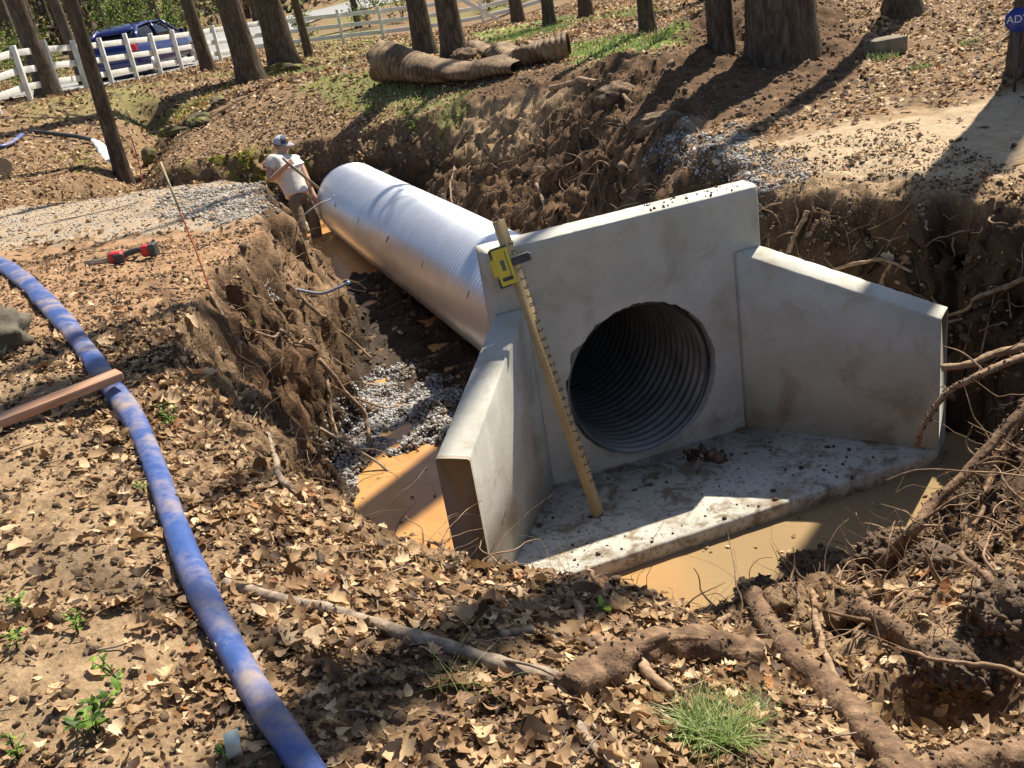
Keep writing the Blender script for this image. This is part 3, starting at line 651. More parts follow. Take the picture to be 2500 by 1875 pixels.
x, y = scatter(80000, -9, 9, 6.2, 17, lambda x, y: mf['lit'](x, y) * (.5 + .5 * sstep(-.4, .2, fbm(x * 1.5, y * 1.5, 4, 220))), r_)
k_ = zat(x, y) > WATER_Z + .05; x, y = x[k_], y[k_]
tag(leaves('leaf_litter', x, y, r_.uniform(.03, .08, len(x)), M['litter'], r_, st=4, kind='far', rndfun=litr), 'fallen leaves spread over the slopes beside the driveway and ditch', kind='stuff')
x, y = scatter(60000, -20, 22, 17, 40, lambda x, y: (1 - .7 * mf['grass'](x, y)), r_)
tag(leaves('leaf_litter', x, y, r_.uniform(.07, .14, len(x)), M['litter'], r_, st=3, kind='far', tilt=.6, rndfun=litr), 'distant carpet of fallen leaves between the trees', kind='stuff')
# crumbs : dirt and leaf fragments
x, y = scatter(110000, -4, 3.4, 1.2, 8, lambda x, y: .25 + .75 * sstep(-.2, .3, fbm(x * 3, y * 3, 3, 230)), r_)
k_ = (zat(x, y) > WATER_Z + .02); x, y = x[k_], y[k_]
P = np.stack([x, y, zat(x, y) + .002], -1); k_ = r_.random(len(x)) < .55
stonesz = r_.gamma(2, .0032, len(x)).clip(.002, .02)
tag(stones('soil_crumbs', P[k_], stonesz[k_], M['clod'], r_), 'small crumbs of soil scattered over the near bank', kind='stuff')
tag(leaves('leaf_litter', x[~k_], y[~k_], r_.uniform(.012, .03, (~k_).sum()), M['litter'], r_, st=3, kind='far', tilt=.7, lift=.004), 'broken leaf fragments and chaff on the near bank', kind='stuff')
# clods on cut faces and spoil
x, y = scatter(90000, -3.5, 5.5, 2.4, 15.5, lambda x, y: mf['dark'](x, y) * (.3 + .7 * sstep(-.3, .3, fbm(x * 2.5, y * 2.5, 3, 240))) * .6, r_)
z_ = zat(x, y); k_ = z_ > WATER_Z - .01; x, y, z_ = x[k_], y[k_], z_[k_]
tag(stones('soil_clods', np.stack([x, y, z_ + .004], -1), r_.gamma(1.3, .0075, len(x)).clip(.003, .06), M['clod'], r_), 'loose dark soil clods on the dug trench faces and spoil heap', kind='stuff')
# floating leaves and scum
x, y = scatter(900, -1.3, 2.7, 3.9, 6.7, lambda x, y: .2 + .8 * (fbm(x * 2, y * 2, 3, 270) > .3), r_); k_ = zat(x, y) < WATER_Z - .02; x, y = x[k_], y[k_]
tag(leaves('floating_leaves', x, y, r_.uniform(.01, .05, len(x)), M['litter'], r_, st=4, kind='far', tilt=.05, lift=.001, z=np.full(len(x), WATER_Z + .001)), 'leaf bits and scum floating on the muddy pools', kind='stuff')
# gravel
def gpoly(pts, n, size, mat, name, label, rng, th=.25, soft=.12, z0=.004, sc=3):
    Pp = np.array(pts); x, y = scatter(n, Pp[:, 0].min() - .2, Pp[:, 0].max() + .2, Pp[:, 1].min() - .2, Pp[:, 1].max() + .2, lambda x, y: sstep(soft, -soft, polydist(x, y, Pp) + .25 * fbm(x * sc, y * sc, 3, 250)), rng)
    z_ = zat(x, y); tw_, _, _ = trench(x, y); kk = (tw_ > .7) | (z_ < -1.38) & (tw_ < .3); x, y, z_ = x[kk], y[kk], z_[kk]
    tag(stones(name, np.stack([x, y, z_ + z0], -1), rng.gamma(6, size / 6, len(x)), mat, rng), label, kind='stuff')
gpoly([(-.95, 5.6), (-.55, 5.9), (-.35, 6.5), (-.5, 7.4), (-1.0, 7.9), (-1.5, 7.3), (-1.3, 6.3), (-1.2, 5.7)], 26000, .010, M['gravel'], 'trench_gravel', 'wet grey crushed stone on the trench floor left of the pipe', r_, soft=.2)
gpoly(Z['blue'], 12000, .008, M['gravel'], 'gravel_patch', 'pale blue grey gravel patch spilled on the dirt behind the headwall', r_)
gpoly(Z['gravelL'], 9000, .0065, M['drivegravel'], 'driveway_gravel', 'compacted pale gravel of the driveway left of the pipe', r_)
gpoly([(-1.95, 9.9), (-1.7, 8.9), (-2.1, 8.3), (-2.7, 9.0), (-2.9, 10.4)], 9000, .012, M['drivegravel'], 'driveway_gravel', 'looser grey stones at the broken driveway edge above the pipe end', r_)
# mud on the apron slab
n_ = 420; u = r_.uniform(-1.3, 1.3, n_); v_ = r_.uniform(.02, .9, n_); k_ = (abs(u) < hA + v_ * .72 - .03) & (r_.random(n_) < .35 + .65 * (fbm(u * 2.5, v_ * 2.5, 3, 260) > .05)); u, v_ = u[k_], v_[k_]
P = O3 + u[:, None] * UX + v_[:, None] * VX + np.array([0, 0, .002]); tag(stones('mud_crumbs', P, r_.gamma(1.5, .0036, len(u)).clip(.002, .02), M['mudclod'], r_), 'dark mud crumbs strewn over the concrete apron slab', kind='stuff')
u = r_.uniform(-.8, .8, 160); P = O3 + u[:, None] * UX - .09 * VX + r_.uniform(-.07, .07, (160, 1)) * VX + np.array([0, 0, hH + .002]); tag(stones('soil_crumbs', P[u > .1], r_.gamma(2, .003, (u > .1).sum()).clip(.002, .012), M['mudclod'], r_), 'few soil crumbs lying along the top of the concrete headwall', kind='stuff')
# ------------------------------------------------------------------ trees
rt = np.random.default_rng(23)
def trunk_geo(h, r, seed, flare=1.5, bend=.25, seg=18, rough=.05):
    n = 42; t = np.linspace(0, 1, n); z = -.35 + t ** 1.25 * (h + .35)
    rr = r * (1 - .62 * t) + r * (flare - 1) * np.exp(-np.maximum(z, 0) / (.9 * r + .12))
    P = np.stack([bend * pnoise(t * 2.1, t * 0, seed) * t * 1.5, bend * pnoise(t * 2.1, t * 0 + 9, seed + 5) * t * 1.5, z], -1)
    return P, rr
def crown_geo(P, rr, h, seed, lod=1):
    g = Geo(); rg = np.random.default_rng(seed)
    for k in range(int(5 * lod) + 3):
        t = rg.uniform(.42, .98); i = int(t * 41); b = P[i]; a = rg.uniform(0, 6.28); L = rg.uniform(1.6, 3.6) * (1.25 - t * .6)
        d = np.array([math.cos(a), math.sin(a), rg.uniform(.35, 1.1)]); d /= np.linalg.norm(d)
        pts = [b]; 
        for s in range(4): d = d + rg.normal(0, .16, 3) + [0, 0, .1]; d /= np.linalg.norm(d); pts.append(pts[-1] + d * L / 4)
        pp = smooth_path(pts, 9); r0 = rr[i] * .42; g.tube(pp, np.linspace(r0, r0 * .25, 9), 5)
        for _ in range(int(2 * lod) + 1):
            j = rg.integers(3, 8); dd = d + rg.normal(0, .7, 3); dd /= np.linalg.norm(dd); l = L * rg.uniform(.25, .5)
            q = smooth_path([pp[j], pp[j] + dd * l * .5 + rg.normal(0, .05, 3), pp[j] + dd * l + rg.normal(0, .12, 3)], 5); g.tube(q, np.linspace(r0 * .3, r0 * .08, 5), 4)
    return g
def tree(px, py, r, label, h=14, lean=(0, 0), flare=1.5, seed=0, base=None, group='woodland trees', bend=.25):
    P0 = hitb(px, py) if base is None else np.array(base, float)
    z = za1(P0[0], P0[1]) - .03
    e = empty('tree', (P0[0], P0[1], z), (math.radians(lean[1]), math.radians(lean[0]), 0))
    P, rr = trunk_geo(h, r, seed, flare, bend)
    V, Q, T = tube_geo(P, rr, 20, rough=.055, seed=seed); lod = .25 if (px in (2252, 1690, 1562, 1948)) else 1
    mesh_np('trunk', V, Q, T, M['bark'], e)
    crown_geo(P, rr, h, seed + 100, lod).build('crown', M['bark'], e)
    tag(e, label, 'tree', group); return e
# px base, py base, radius, label, lean(x: + right), flare
TL = [
 (268, 388, .125, 'slim leaning trunk standing at the driveway edge beside the water jet', (0, 0), 1.25),
 (106, 208, .21, 'leftmost roadside trunk with its foot on a leafy mound by the white fence', (-2, 0), 1.6),
 (188, 186, .17, 'trunk in front of the white fence just left of the blue car', (-3, 0), 1.3),
 (452, 152, .18, 'lone trunk between the blue car and the big twin trunks', (-3, 0), 1.3),
 (545, 176, .285, 'left stem of the big twin trunks on the mossy mound', (-3, 0), 1.35),
 (618, 152, .34, 'thick right stem of the big twin trunks, mossy at its foot', (0, 0), 1.4),
 (668, 122, .12, 'thin dark trunk just right of the big twin trunks', (-2, 0), 1.3),
 (920, 122, .23, 'broad trunk directly behind the rusty old pipe', (0, 0), 1.3),
 (984, 122, .195, 'trunk pressed against the right side of the broad trunk behind the rusty pipe', (1, 0), 1.4),
 (1188, 56, .15, 'small trunk with a green tuft at its foot beyond the rusty pipes', (1, 0), 1.4),
 (1402, 70, .12, 'single trunk on the leafy slope at the edge of the bright grass', (0, 0), 1.35),
 (1562, 100, .155, 'medium trunk standing in the soil heap left of the widest trunk', (0, 0), 1.1),
 (1690, 112, .37, 'widest trunk, rising out of the dug soil heap', (0, 0), 1.15),
 (1948, 32, .15, 'trunk at the top right with roots spreading from its base', (2, 0), 1.9),
 (2252, 150, .27, 'dark trunk cut by the right edge of the photo beside the blue sign', (0, 0), 1.2),
]
for i, (a, b_, r, lab, ln, fl) in enumerate(TL): tree(a, b_, r, lab, 14 + (i * 37 % 5), ln, fl, seed=i * 11 + 3, bend=.26)
# trees further up-slope whose shadows cross the site
UP_ = [(9.4, 14.2, .13), (7.0, 18.5, .2), (5.6, 23, .2), (12.5, 24, .25), (9.4, 27, .2), (3.4, 27, .18), (2.0, 32, .2)]
for i, (a, b_, r) in enumerate(UP_):
    tree(0, 0, r, 'bare woodland tree on the slope beyond the top right of the photo', 13 + i % 4, (0, 0), 1.3, seed=300 + i * 7, base=(a, b_, 0), group='bare trees up the slope')
# background forest, copied from four trees
protos = []
for i in range(4):
    e = empty('tree', (0, 0, 0)); P, rr = trunk_geo(16, .17, 500 + i, 1.35, .5); V, Q, T = tube_geo(P, rr, 10, rough=.06, seed=i)
    mesh_np('trunk', V, Q, T, M['bark'], e); crown_geo(P, rr, 16, 600 + i, .7).build('crown', M['bark'], e)
    tag(e, 'thin distant trunk in the woods beyond the road', 'tree', 'trunks of the woods beyond the road'); protos.append(e)
cnt = 0; first = [True] * 4; placed = []
while cnt < 92:
    y = rt.uniform(34, 95); x = rt.uniform(-.75 * y + 2, -.02 * y - 8) if rt.random() < .86 else rt.uniform(0, 22)
    if abs(np.interp(y, rp[:, 1], rp[:, 0]) - x) < 3.6 or (x > -8 and y < 44): continue
    if any((x - a) ** 2 + (y - b_) ** 2 < 2.2 for a, b_ in placed): continue
    placed.append((x, y)); k = cnt % 4
    o = protos[k] if first[k] else copy_tree(protos[k]); first[k] = False
    s = rt.uniform(.7, 1.7); o.location = (x, y, float(zbase(x, y)) - .1); o.rotation_euler = (rt.normal(0, .03), rt.normal(0, .03), rt.uniform(0, 6.28)); o.scale = (s, s, rt.uniform(.9, 1.2)); cnt += 1
# a closer rank on the far side of the road, left
for i, (a, b_, D, r) in enumerate([(20, 60, 36, .2), (75, 70, 38, .16), (225, 60, 40, .17), (292, 60, 42, .2), (340, 55, 40, .18), (370, 50, 44, .2), (255, 40, 50, .2), (130, 60, 42, .2), (770, 40, 41, .14), (560, 60, 50, .2), (520, 80, 46, .15)]):
    q = atd(a, b_, D); o = copy_tree(protos[i % 4]); s = r / .17; o.location = (q[0], q[1], float(zbase(q[0], q[1])) - .1); o.scale = (s, s, 1); o.rotation_euler = (0, math.radians(-2 + i % 3), i * 1.3)
# ------------------------------------------------------------------ shrubs
def leafball(name, n, R, size, mat, parent, rng, flat=.8, st=3):
    c = rng.normal(0, 1, (max(3, n // 70), 3)); c /= np.maximum(np.linalg.norm(c, axis=1)[:, None], 1); c = c * R * .75 * np.array([1, 1, flat])
    P = c[rng.integers(0, len(c), n)] + rng.normal(0, R * .2, (n, 3)); P[:, 2] += R * flat
    PR_, q = leaf_protos(st, rng, 'far'); base = PR_[rng.integers(0, len(PR_), n)] * (size * rng.uniform(.6, 1.3, n))[:, None, None]
    V = np.einsum('nij,nkj->nki', rotmats(n, rng), base) + P[:, None, :]
    Q = (q[None] + (np.arange(n) * 3 * st)[:, None, None]).reshape(-1, 4)
    return mesh_np(name, V.reshape(-1, 3), Q, None, mat, parent, True, {'rnd': np.repeat(rng.random(n), 3 * st)})
def bush(px, py, D, R, n, label, size=.09, mat='bush', group=None, zoff=0):
    q = atd(px, py, D); z = float(zbase(q[0], q[1])); e = empty('shrub', (q[0], q[1], z))
    leafball('foliage', n, R, size, M[mat], e, rt)
    g = Geo()
    for k in range(7):
        a = rt.uniform(0, 6.28); g.tube(smooth_path([(0, 0, -.1), (.15 * R * math.cos(a), .15 * R * math.sin(a), R * .6), (.6 * R * math.cos(a), .6 * R * math.sin(a), R * 1.4)], 6), np.linspace(.02, .006, 6), 5)
    g.build('stems', M['bark'], e); tag(e, label, 'shrub', group); return e
bush(305, 70, 38, 1.9, 1500, 'bright lime green shrub beyond the road above the blue car', mat='green')
bush(345, 55, 42, 2.2, 1500, 'pale green young foliage right of the lime shrub, beyond the road')
bush(232, 55, 44, 1.8, 900, 'dull green shrub in the woods above the roof of the blue car')
bush(30, 100, 30, 1.1, 900, 'low bright green shrub behind the left end of the white fence')
bush(8, 60, 36, 1.6, 900, 'green foliage among trunks at the top left corner')
bush(85, 120, 32, .9, 600, 'small green shrub behind the fence between the two left trunks')
bush(420, 55, 44, 1.6, 700, 'sparse green sapling beyond the road left of the twin trunks')
bush(140, 45, 52, 2.5, 900, 'shaded green thicket deep in the woods at the upper left')
bush(530, 35, 56, 2.0, 700, 'faint green sapling beyond the road behind the twin trunks')
bush(800, 62, 41, .9, 700, 'low green shrub behind the fence between two white posts')
bush(870, 40, 42, .8, 500, 'low olive shrub behind the fence near the broad trunk')
bush(660, 90, 37, .7, 500, 'low green growth under the fence right of the twin trunks')
bush(1060, 40, 42, .8, 500, 'low olive brush behind the fence right of the broad trunk')
bush(1120, 25, 43, .8, 400, 'brush beside the leaning broken rail')
# far woods : mass of brush and twigs behind the first trunks
n_ = 42000; y = rt.uniform(44, 125, n_); x = rt.uniform(-.78, .55, n_) * y; xr = np.interp(y, rp[:, 1], rp[:, 0]); k_ = (abs(x - xr) > 4) & ((y > 60) | (x < xr)); x, y = x[k_], y[k_]
zz = zbase(x, y) + np.abs(rt.normal(0, 1, len(x))) * 2.0 * (1 + .5 * fbm(x * .15, y * .15, 3, 400)).clip(.2, 2)
PR_, q_ = leaf_protos(3, rt, 'far'); base = PR_[rt.integers(0, 10, len(x))] * rt.uniform(.25, .6, len(x))[:, None, None]
V = np.einsum('nij,nkj->nki', rotmats(len(x), rt), base) + np.stack([x, y, zz], -1)[:, None, :]
M['brush'] = leafmat('brush', [(0, (.025, .02, .013)), (.45, (.075, .058, .038)), (.8, (.15, .12, .075)), (.9, (.08, .10, .03)), (1, (.16, .21, .06))], .2, .8)
tag(mesh_np('undergrowth', V.reshape(-1, 3), (q_[None] + (np.arange(len(x)) * 9)[:, None, None]).reshape(-1, 4), None, M['brush'], None, True, {'rnd': np.repeat(rt.random(len(x)), 9)}), 'dense brown and green brush filling the far woods', kind='stuff')
# ------------------------------------------------------------------ grass patches and moss
def blades(x, y, h, mat, name, rng, w=.004, lean=.6, seg=3, parent=None, z=None):
    n = len(x); z = zat(x, y) if z is None else z; a = rng.uniform(0, 6.28, n); l = rng.uniform(.1, 1, n) * lean; hh = h * rng.uniform(.5, 1.2, n); b = a + 1.57
    rows = []
    for k in range(seg + 1):
        t = k / seg; cx = x + np.cos(a) * l * hh * t * t; cy = y + np.sin(a) * l * hh * t * t; cz = z - .005 + hh * (t - .35 * l * t * t); ww = w * (1 - t * .9)
        rows.append(np.stack([np.stack([cx - np.cos(b) * ww, cy - np.sin(b) * ww, cz], -1), np.stack([cx + np.cos(b) * ww, cy + np.sin(b) * ww, cz], -1)], 1))
    V = np.concatenate(rows, 1).reshape(-1, 3); q = np.array([[2 * k, 2 * k + 1, 2 * k + 3, 2 * k + 2] for k in range(seg)])
    Q = (q[None] + (np.arange(n) * (2 * seg + 2))[:, None, None]).reshape(-1, 4)
    return mesh_np(name, V, Q, None, mat, parent, True, {'rnd': np.repeat(rng.random(n), 2 * seg + 2)})
x, y = scatter(90000, -7, 9, 12.5, 26, lambda x, y: mf['grass'](x, y) * .9, rt)
tag(blades(x, y, .09, M['grass'], 'grass', rt, w=.009), 'short spring grass patches around the rusty pipes and trunks', kind='stuff')
x, y = scatter(26000, -8, 1, 11, 24, lambda x, y: mf['moss'](x, y), rt)
tag(leaves('moss', x, y, rt.uniform(.03, .07, len(x)), M['moss'], rt, st=3, kind='far', tilt=.9, lift=.03), 'yellow green moss along the ditch rim and gully', kind='stuff')
# mossy stones / root hump at the twin trunks and gully
M['mossrock'] = basic('mossy_rock', [(.40, (.07, .05, .032)), (.52, (.10, .09, .03)), (.7, (.24, .23, .05))], 5, .95, .8, .03, 18)
def rock(px, py, s, label, mat='mossrock', name='mossy_rock', seed=0, cat='rock', sq=(1, 1, .6), up=.3, pos=None):
    p = hit(px, py) if pos is None else np.array(pos)
    me = bpy.data.meshes.new(name); bm = bmesh.new(); bmesh.ops.create_icosphere(bm, subdivisions=4, radius=1)
    for v in bm.verts:
        c = v.co; f = 1 + .28 * float(pnoise(c.x * 1.6 + c.z, c.y * 1.6 - c.z, seed)) + .12 * float(pnoise(c.x * 4.5 + c.z * 2, c.y * 4.5 + c.z * 3, seed + 1)) + .07 * float(pnoise(c.x * 11 + c.z * 5, c.y * 11 + c.z * 7, seed + 2)) + (.05 * float(pnoise(c.x * 23 + c.z * 9, c.y * 23 - c.z * 13, seed + 4)) + .16 * abs(float(pnoise(c.x * 3 - c.z * 2, c.y * 3 + c.z * 2, seed + 6))) if mat == 'mudlump' else 0)
        v.co = Vector((c.x * sq[0] * s * f, c.y * sq[1] * s * f, c.z * sq[2] * s * f))
    bm.to_mesh(me); bm.free(); me.polygons.foreach_set('use_smooth', [True] * len(me.polygons))
    o = link(name, me, M[mat]); o.location = (p[0], p[1], p[2] + s * sq[2] * up); o.rotation_euler = (0, 0, seed); tag(o, label, cat); return o
rock(600, 158, .5, 'mossy root hump at the foot of the big twin trunks', sq=(1.3, .8, .45), seed=3, up=-.05)
rock(432, 262, .34, 'largest yellow green mossy rock in the gully', sq=(1.4, .6, .35), seed=5, up=.0)
rock(470, 222, .3, 'small mossy rock higher up the gully', sq=(1.5, .5, .3), seed=8, up=0)
rock(388, 285, .28, 'mossy rock low in the gully near the slim trunk', sq=(1.5, .5, .3), seed=9, up=0)
rock(328, 352, .22, 'narrow mossy stone beside the orange marker behind the slim trunk', sq=(.7, .7, .9), seed=12)
# ------------------------------------------------------------------ fence
M['white'] = basic('white_paint', [(.3, (.60, .59, .56)), (.7, (.80, .79, .76))], 6, .6, .1, .003, 40)
fence = empty('rail_fence', (-8.5, 26.4, -.5)); tag(fence, 'white three rail timber fence running along the road behind the trees', 'fence')
fp = smooth_path([(-9.7, 15.5, 0), (-9.25, 19, 0), (-8.96, 21.9, 0), (-8.54, 26.4, 0), (-7.95, 29.8, 0), (-7.3, 33.3, 0), (-6.3, 36, 0), (-3.95, 37.5, 0), (-1.4, 37.9, 0), (.7, 39.4, 0), (2.1, 40.3, 0), (3.6, 41.2, 0)], 400)
dl = np.concatenate([[0], np.cumsum(np.linalg.norm(np.diff(fp[:, :2], axis=0), axis=1))]); npst = int(dl[-1] / 1.36)
po = []
for k in range(npst + 1):
    s = k * dl[-1] / npst; xx, yy = np.interp(s, dl, fp[:, 0]), np.interp(s, dl, fp[:, 1]); po.append(np.array([xx, yy, float(zbase(xx, yy))]))
def fadd(g, name):
    o = g.build(name, M['white'], None, False, .006); o.parent = fence; o.matrix_parent_inverse = Matrix.Translation(-Vector(fence.location)); return o
for k, p in enumerate(po):
    g = Geo(); hgt = 1.14 + .03 * math.sin(k * 2.3); g.box(p + [0, 0, hgt / 2 - .1], (.10, .10, hgt + .2), frame((fp[min(k * 12 + 1, 399)] - fp[min(k * 12, 398)]) * [1, 1, 0], (0, 0, 1)).T if False else None); fadd(g, 'post')
for k in range(len(po) - 1):
    a, b_ = po[k], po[k + 1]
    for z in (.28, .62, .97):
        if k == len(po) - 3 and z > .9: continue
        d = b_ - a; L = np.linalg.norm(d); g = Geo(); off = np.cross(d / L, [0, 0, 1]) * -.066
        g.box((a + b_) / 2 + [0, 0, z] + off, (.03, L + .04 * (k % 2), .135), frame(d)); fadd(g, 'rail')
a = po[-4] + [0, -.1, 1.35]; b_ = po[-3] + [.55, -.15, .1]; g = Geo(); g.box((a + b_) / 2, (.035, np.linalg.norm(b_ - a), .13), frame(b_ - a)); o = g.build('fallen_rail', M['white'], None, False, .005)
tag(o, 'loose white rail leaning diagonally against the far end of the fence', 'rail')
#PART4
# ------------------------------------------------------------------ blue hoses
rq = np.random.default_rng(51)
def pxpath(pts, lift=0., n=60, D=None):
    P = []
    for k, q in enumerate(pts):
        P.append(hit(q[0], q[1]) if len(q) == 2 else atd(q[0], q[1], q[2]))
    P = smooth_path(P, n)
    return P
def onground(P, lift, smooth=9):
    P = P.copy(); z = zat(P[:, 0], P[:, 1]); pad = np.r_[[z[0]] * smooth, z, [z[-1]] * smooth]
    z = np.array([pad[i:i + 2 * smooth + 1].mean() for i in range(len(z))]); P[:, 2] = z + lift; return P
m_, nt, b = newmat('blue_hose'); v = geopos(nt)
f1 = noise(nt, v, 3.2, 6, .6, .8); f2 = noise(nt, v, 26, 5, .7)
bl = mix(nt, .5, ramp(nt, f2, [(.3, (.02, .055, .20)), (.7, (.045, .12, .36))]), (.028, .08, .29))
dust = ramp(nt, math_(nt, 'ADD', f1, math_(nt, 'MULTIPLY_ADD', f2, .35)), [(.50, (0, 0, 0)), (.62, (.75, .75, .75))])
dd = nt.nodes.new('ShaderNodeMath'); dd.operation = 'MULTIPLY_ADD'; nt.links.new(f2, dd.inputs[0]); dd.inputs[1].default_value = .35; nt.links.new(f1, dd.inputs[2])
dust = ramp(nt, dd.outputs[0], [(.60, (.06, .06, .06)), (.72, (.35, .35, .35)), (.84, (.85, .85, .85))])
nt.links.new(mix(nt, dust, bl, (.33, .25, .18)), b.inputs['Base Color']); b.inputs['Roughness'].default_value = .5
mr = nt.nodes.new('ShaderNodeMapRange'); nt.links.new(dd.outputs[0], mr.inputs[0]); mr.inputs[1].default_value = .55; mr.inputs[2].default_value = .8; mr.inputs[3].default_value = .32; mr.inputs[4].default_value = .8; nt.links.new(mr.outputs[0], b.inputs['Roughness'])
bump(nt, b, f2, .25, .004); M['hose'] = m_
HP = onground(pxpath([(-60, 535), (0, 575), (62, 620), (130, 693), (190, 768), (238, 838), (272, 885), (312, 955), (352, 1060), (398, 1190), (450, 1312), (512, 1432), (578, 1545), (644, 1640), (706, 1740)], n=260), .030, 12)
t_ = np.linspace(0, 1, 260)
V, Q, T = tube_geo(HP, np.interp(t_, [0, .35, .55, .8, 1], [.068, .064, .054, .043, .038]) * (1 + .05 * np.sin(t_ * 31) + .03 * np.sin(t_ * 67)), 26, rough=.05, seed=61, flat=np.interp(t_, [0, .4, .8, 1], [.42, .45, .7, .8]))
tag(mesh_np('discharge_hose', V, Q, T, M['hose'], None), 'long dusty blue layflat hose snaking down the left side of the photo', 'hose')
P = onground(pxpath([(-30, 325), (8, 322), (32, 312), (49, 297)], n=40), .05, 3); V, Q, T = tube_geo(P, .055, 14, flat=.6)
tag(mesh_np('discharge_hose', V, Q, T, M['hose']), 'short blue hose end far back at the left edge', 'hose')
M['black'] = basic('black_rubber', [(.3, (.02, .02, .022)), (.7, (.045, .045, .05))], 20, .55, .1)
P = onground(pxpath([(72, 292), (120, 297), (165, 303), (203, 312)], n=40), .07, 3); V, Q, T = tube_geo(P, .035, 12)
tag(mesh_np('black_hose', V, Q, T, M['black']), 'black hose spouting white water on the slope left of the slim trunk', 'hose')
# jet of water
m_, nt, b = newmat('foaming_water'); b.inputs['Base Color'].default_value = (.86, .89, .93, 1); b.inputs['Roughness'].default_value = .25; bump(nt, b, noise(nt, geopos(nt), 40, 4), .6, .02); M['foam'] = m_
a0 = P[-1]; b0 = hit(242, 352); pth = smooth_path([a0, a0 * .6 + b0 * .4 + [0, 0, .06], b0], 30); V, Q, T = tube_geo(pth, np.linspace(.035, .13, 30), 16, rough=.22, seed=5, flat=.6)
jet = mesh_np('water_jet', V, Q, T, M['foam']); tag(jet, 'frothing white water pouring from the black hose', 'water jet')
# ------------------------------------------------------------------ lumber board
m_, nt, b = newmat('red_lumber'); v = objpos(nt)
mp = nt.nodes.new('ShaderNodeMapping'); mp.inputs['Scale'].default_value = (14, 1.2, 14); nt.links.new(v, mp.inputs[0]); f = noise(nt, mp.outputs[0], 4, 6, .65, .3)
c = ramp(nt, f, [(.3, (.26, .12, .07)), (.5, (.40, .215, .13)), (.7, (.52, .31, .20))]); c = mix(nt, ramp(nt, noise(nt, v, 4, 5), [(.5, (0, 0, 0)), (.7, (.6, .6, .6))]), c, (.33, .24, .17))
nt.links.new(c, b.inputs['Base Color']); b.inputs['Roughness'].default_value = .85; bump(nt, b, f, .3, .003); M['lumber'] = m_
e1 = hit(278, 862); e1[2] = za1(e1[0], e1[1]) + .115; e0 = hit(-160, 985); e0[2] = za1(e0[0], e0[1]) + .03
mid_ = (e0 + e1) / 2; g = Geo(); L = np.linalg.norm(e1 - e0); g.box((0, 0, 0), (.088, L, .038)); o = g.build('lumber_board', M['lumber'], None, False, .004)
Rm = frame(e1 - e0); o.matrix_world = Matrix([[*Rm[0], mid_[0]], [*Rm[1], mid_[1]], [*Rm[2], mid_[2]], [0, 0, 0, 1]])
tag(o, 'reddish two by four board lying across the blue hose', 'board')
# ------------------------------------------------------------------ chainsaw
saw = empty('cordless_saw'); tag(saw, 'red and black cordless pruning saw lying on the dirt near the orange marker', 'saw')
A = hit(187, 577); B = hit(345, 560); A[2] = za1(A[0], A[1]); B[2] = za1(B[0], B[1]); d = B - A; L = np.linalg.norm(d)
Rm = frame(d); saw.matrix_world = Matrix([[*Rm[0], A[0]], [*Rm[1], A[1]], [*Rm[2], A[2]], [0, 0, 0, 1]])
M['red'] = basic('red_plastic', [(.3, (.42, .018, .022)), (.7, (.55, .03, .035))], 10, .4, .05); M['dkgrey'] = basic('dark_plastic', [(.3, (.03, .03, .033)), (.7, (.07, .07, .075))], 20, .5, .1)
M['bar'] = basic('saw_bar', [(.3, (.22, .2, .17)), (.7, (.5, .46, .38))], 12, .5, .1, metal=.3)
g = Geo(); k = L / .5
def sb(name, mat, boxes, bev=.012):
    g = Geo()
    for c, s, *r in boxes: g.box(np.array(c) * k, np.array(s) * k, r[0] if r else None)
    o = g.build(name, mat, saw, True, bev * k); return o
def rz(a): c, s = math.cos(a), math.sin(a); return np.array([[c, -s, 0], [s, c, 0], [0, 0, 1]])
def rx(a): c, s = math.cos(a), math.sin(a); return np.array([[1, 0, 0], [0, c, -s], [0, s, c]])
sb('guide_bar', M['bar'], [((.0, .10, .03), (.012, .21, .034))], .005)
sb('chain', M['dkgrey'], [((.0, .10, .0125), (.008, .2, .004))], .001)
sb('motor_housing', M['red'], [((.02, .235, .045), (.075, .10, .075))], .02)
sb('motor_cover', M['dkgrey'], [((.058, .262, .042), (.02, .07, .06)), ((.02, .192, .045), (.06, .02, .055))], .008)
g = Geo(); g.tube(smooth_path(np.array([(.01, .27, .05), (-.005, .32, .058), (-.01, .37, .065), (-.01, .41, .06)]) * k, 14), .02 * k, 12); g.build('handle', M['dkgrey'], saw)
g = Geo(); g.tube(smooth_path(np.array([(.03, .29, .02), (.03, .33, .012), (.03, .37, .03)]) * k, 10), .006 * k, 8); g.build('trigger_guard', M['dkgrey'], saw)
sb('battery_mount', M['red'], [((-.01, .428, .055), (.066, .06, .075))], .014)
sb('battery', M['dkgrey'], [((-.01, .475, .055), (.075, .045, .085))], .008)
# ------------------------------------------------------------------ markers, wire, conduit
M['orange'] = basic('orange_rod', [(.3, (.40, .085, .03)), (.7, (.58, .15, .06))], 20, .6, .1); M['palewood'] = basic('pale_wood', [(.3, (.30, .26, .13)), (.7, (.46, .40, .24))], 30, .8, .2)
bs_ = hit(457, 632); D_ = (bs_ - CAM) @ CD; tp = atd(347, 350, D_ + .12); mk_ = empty('marker_rod', bs_); tag(mk_, 'thin orange marker rod leaning at the trench edge right of the saw', 'marker')
def rel(P, o): return np.asarray(P) - np.array(o.location)
g = Geo(); q = bs_ + (tp - bs_) * .62; g.tube(rel(smooth_path([bs_ - [0, 0, .06], (bs_ + q) / 2 + [.004, 0, 0], q], 14), mk_), .0055, 8); g.build('rod', M['orange'], mk_)
g = Geo(); g.tube(rel([q, tp], mk_), .0075, 8); g.build('tip', M['palewood'], mk_)
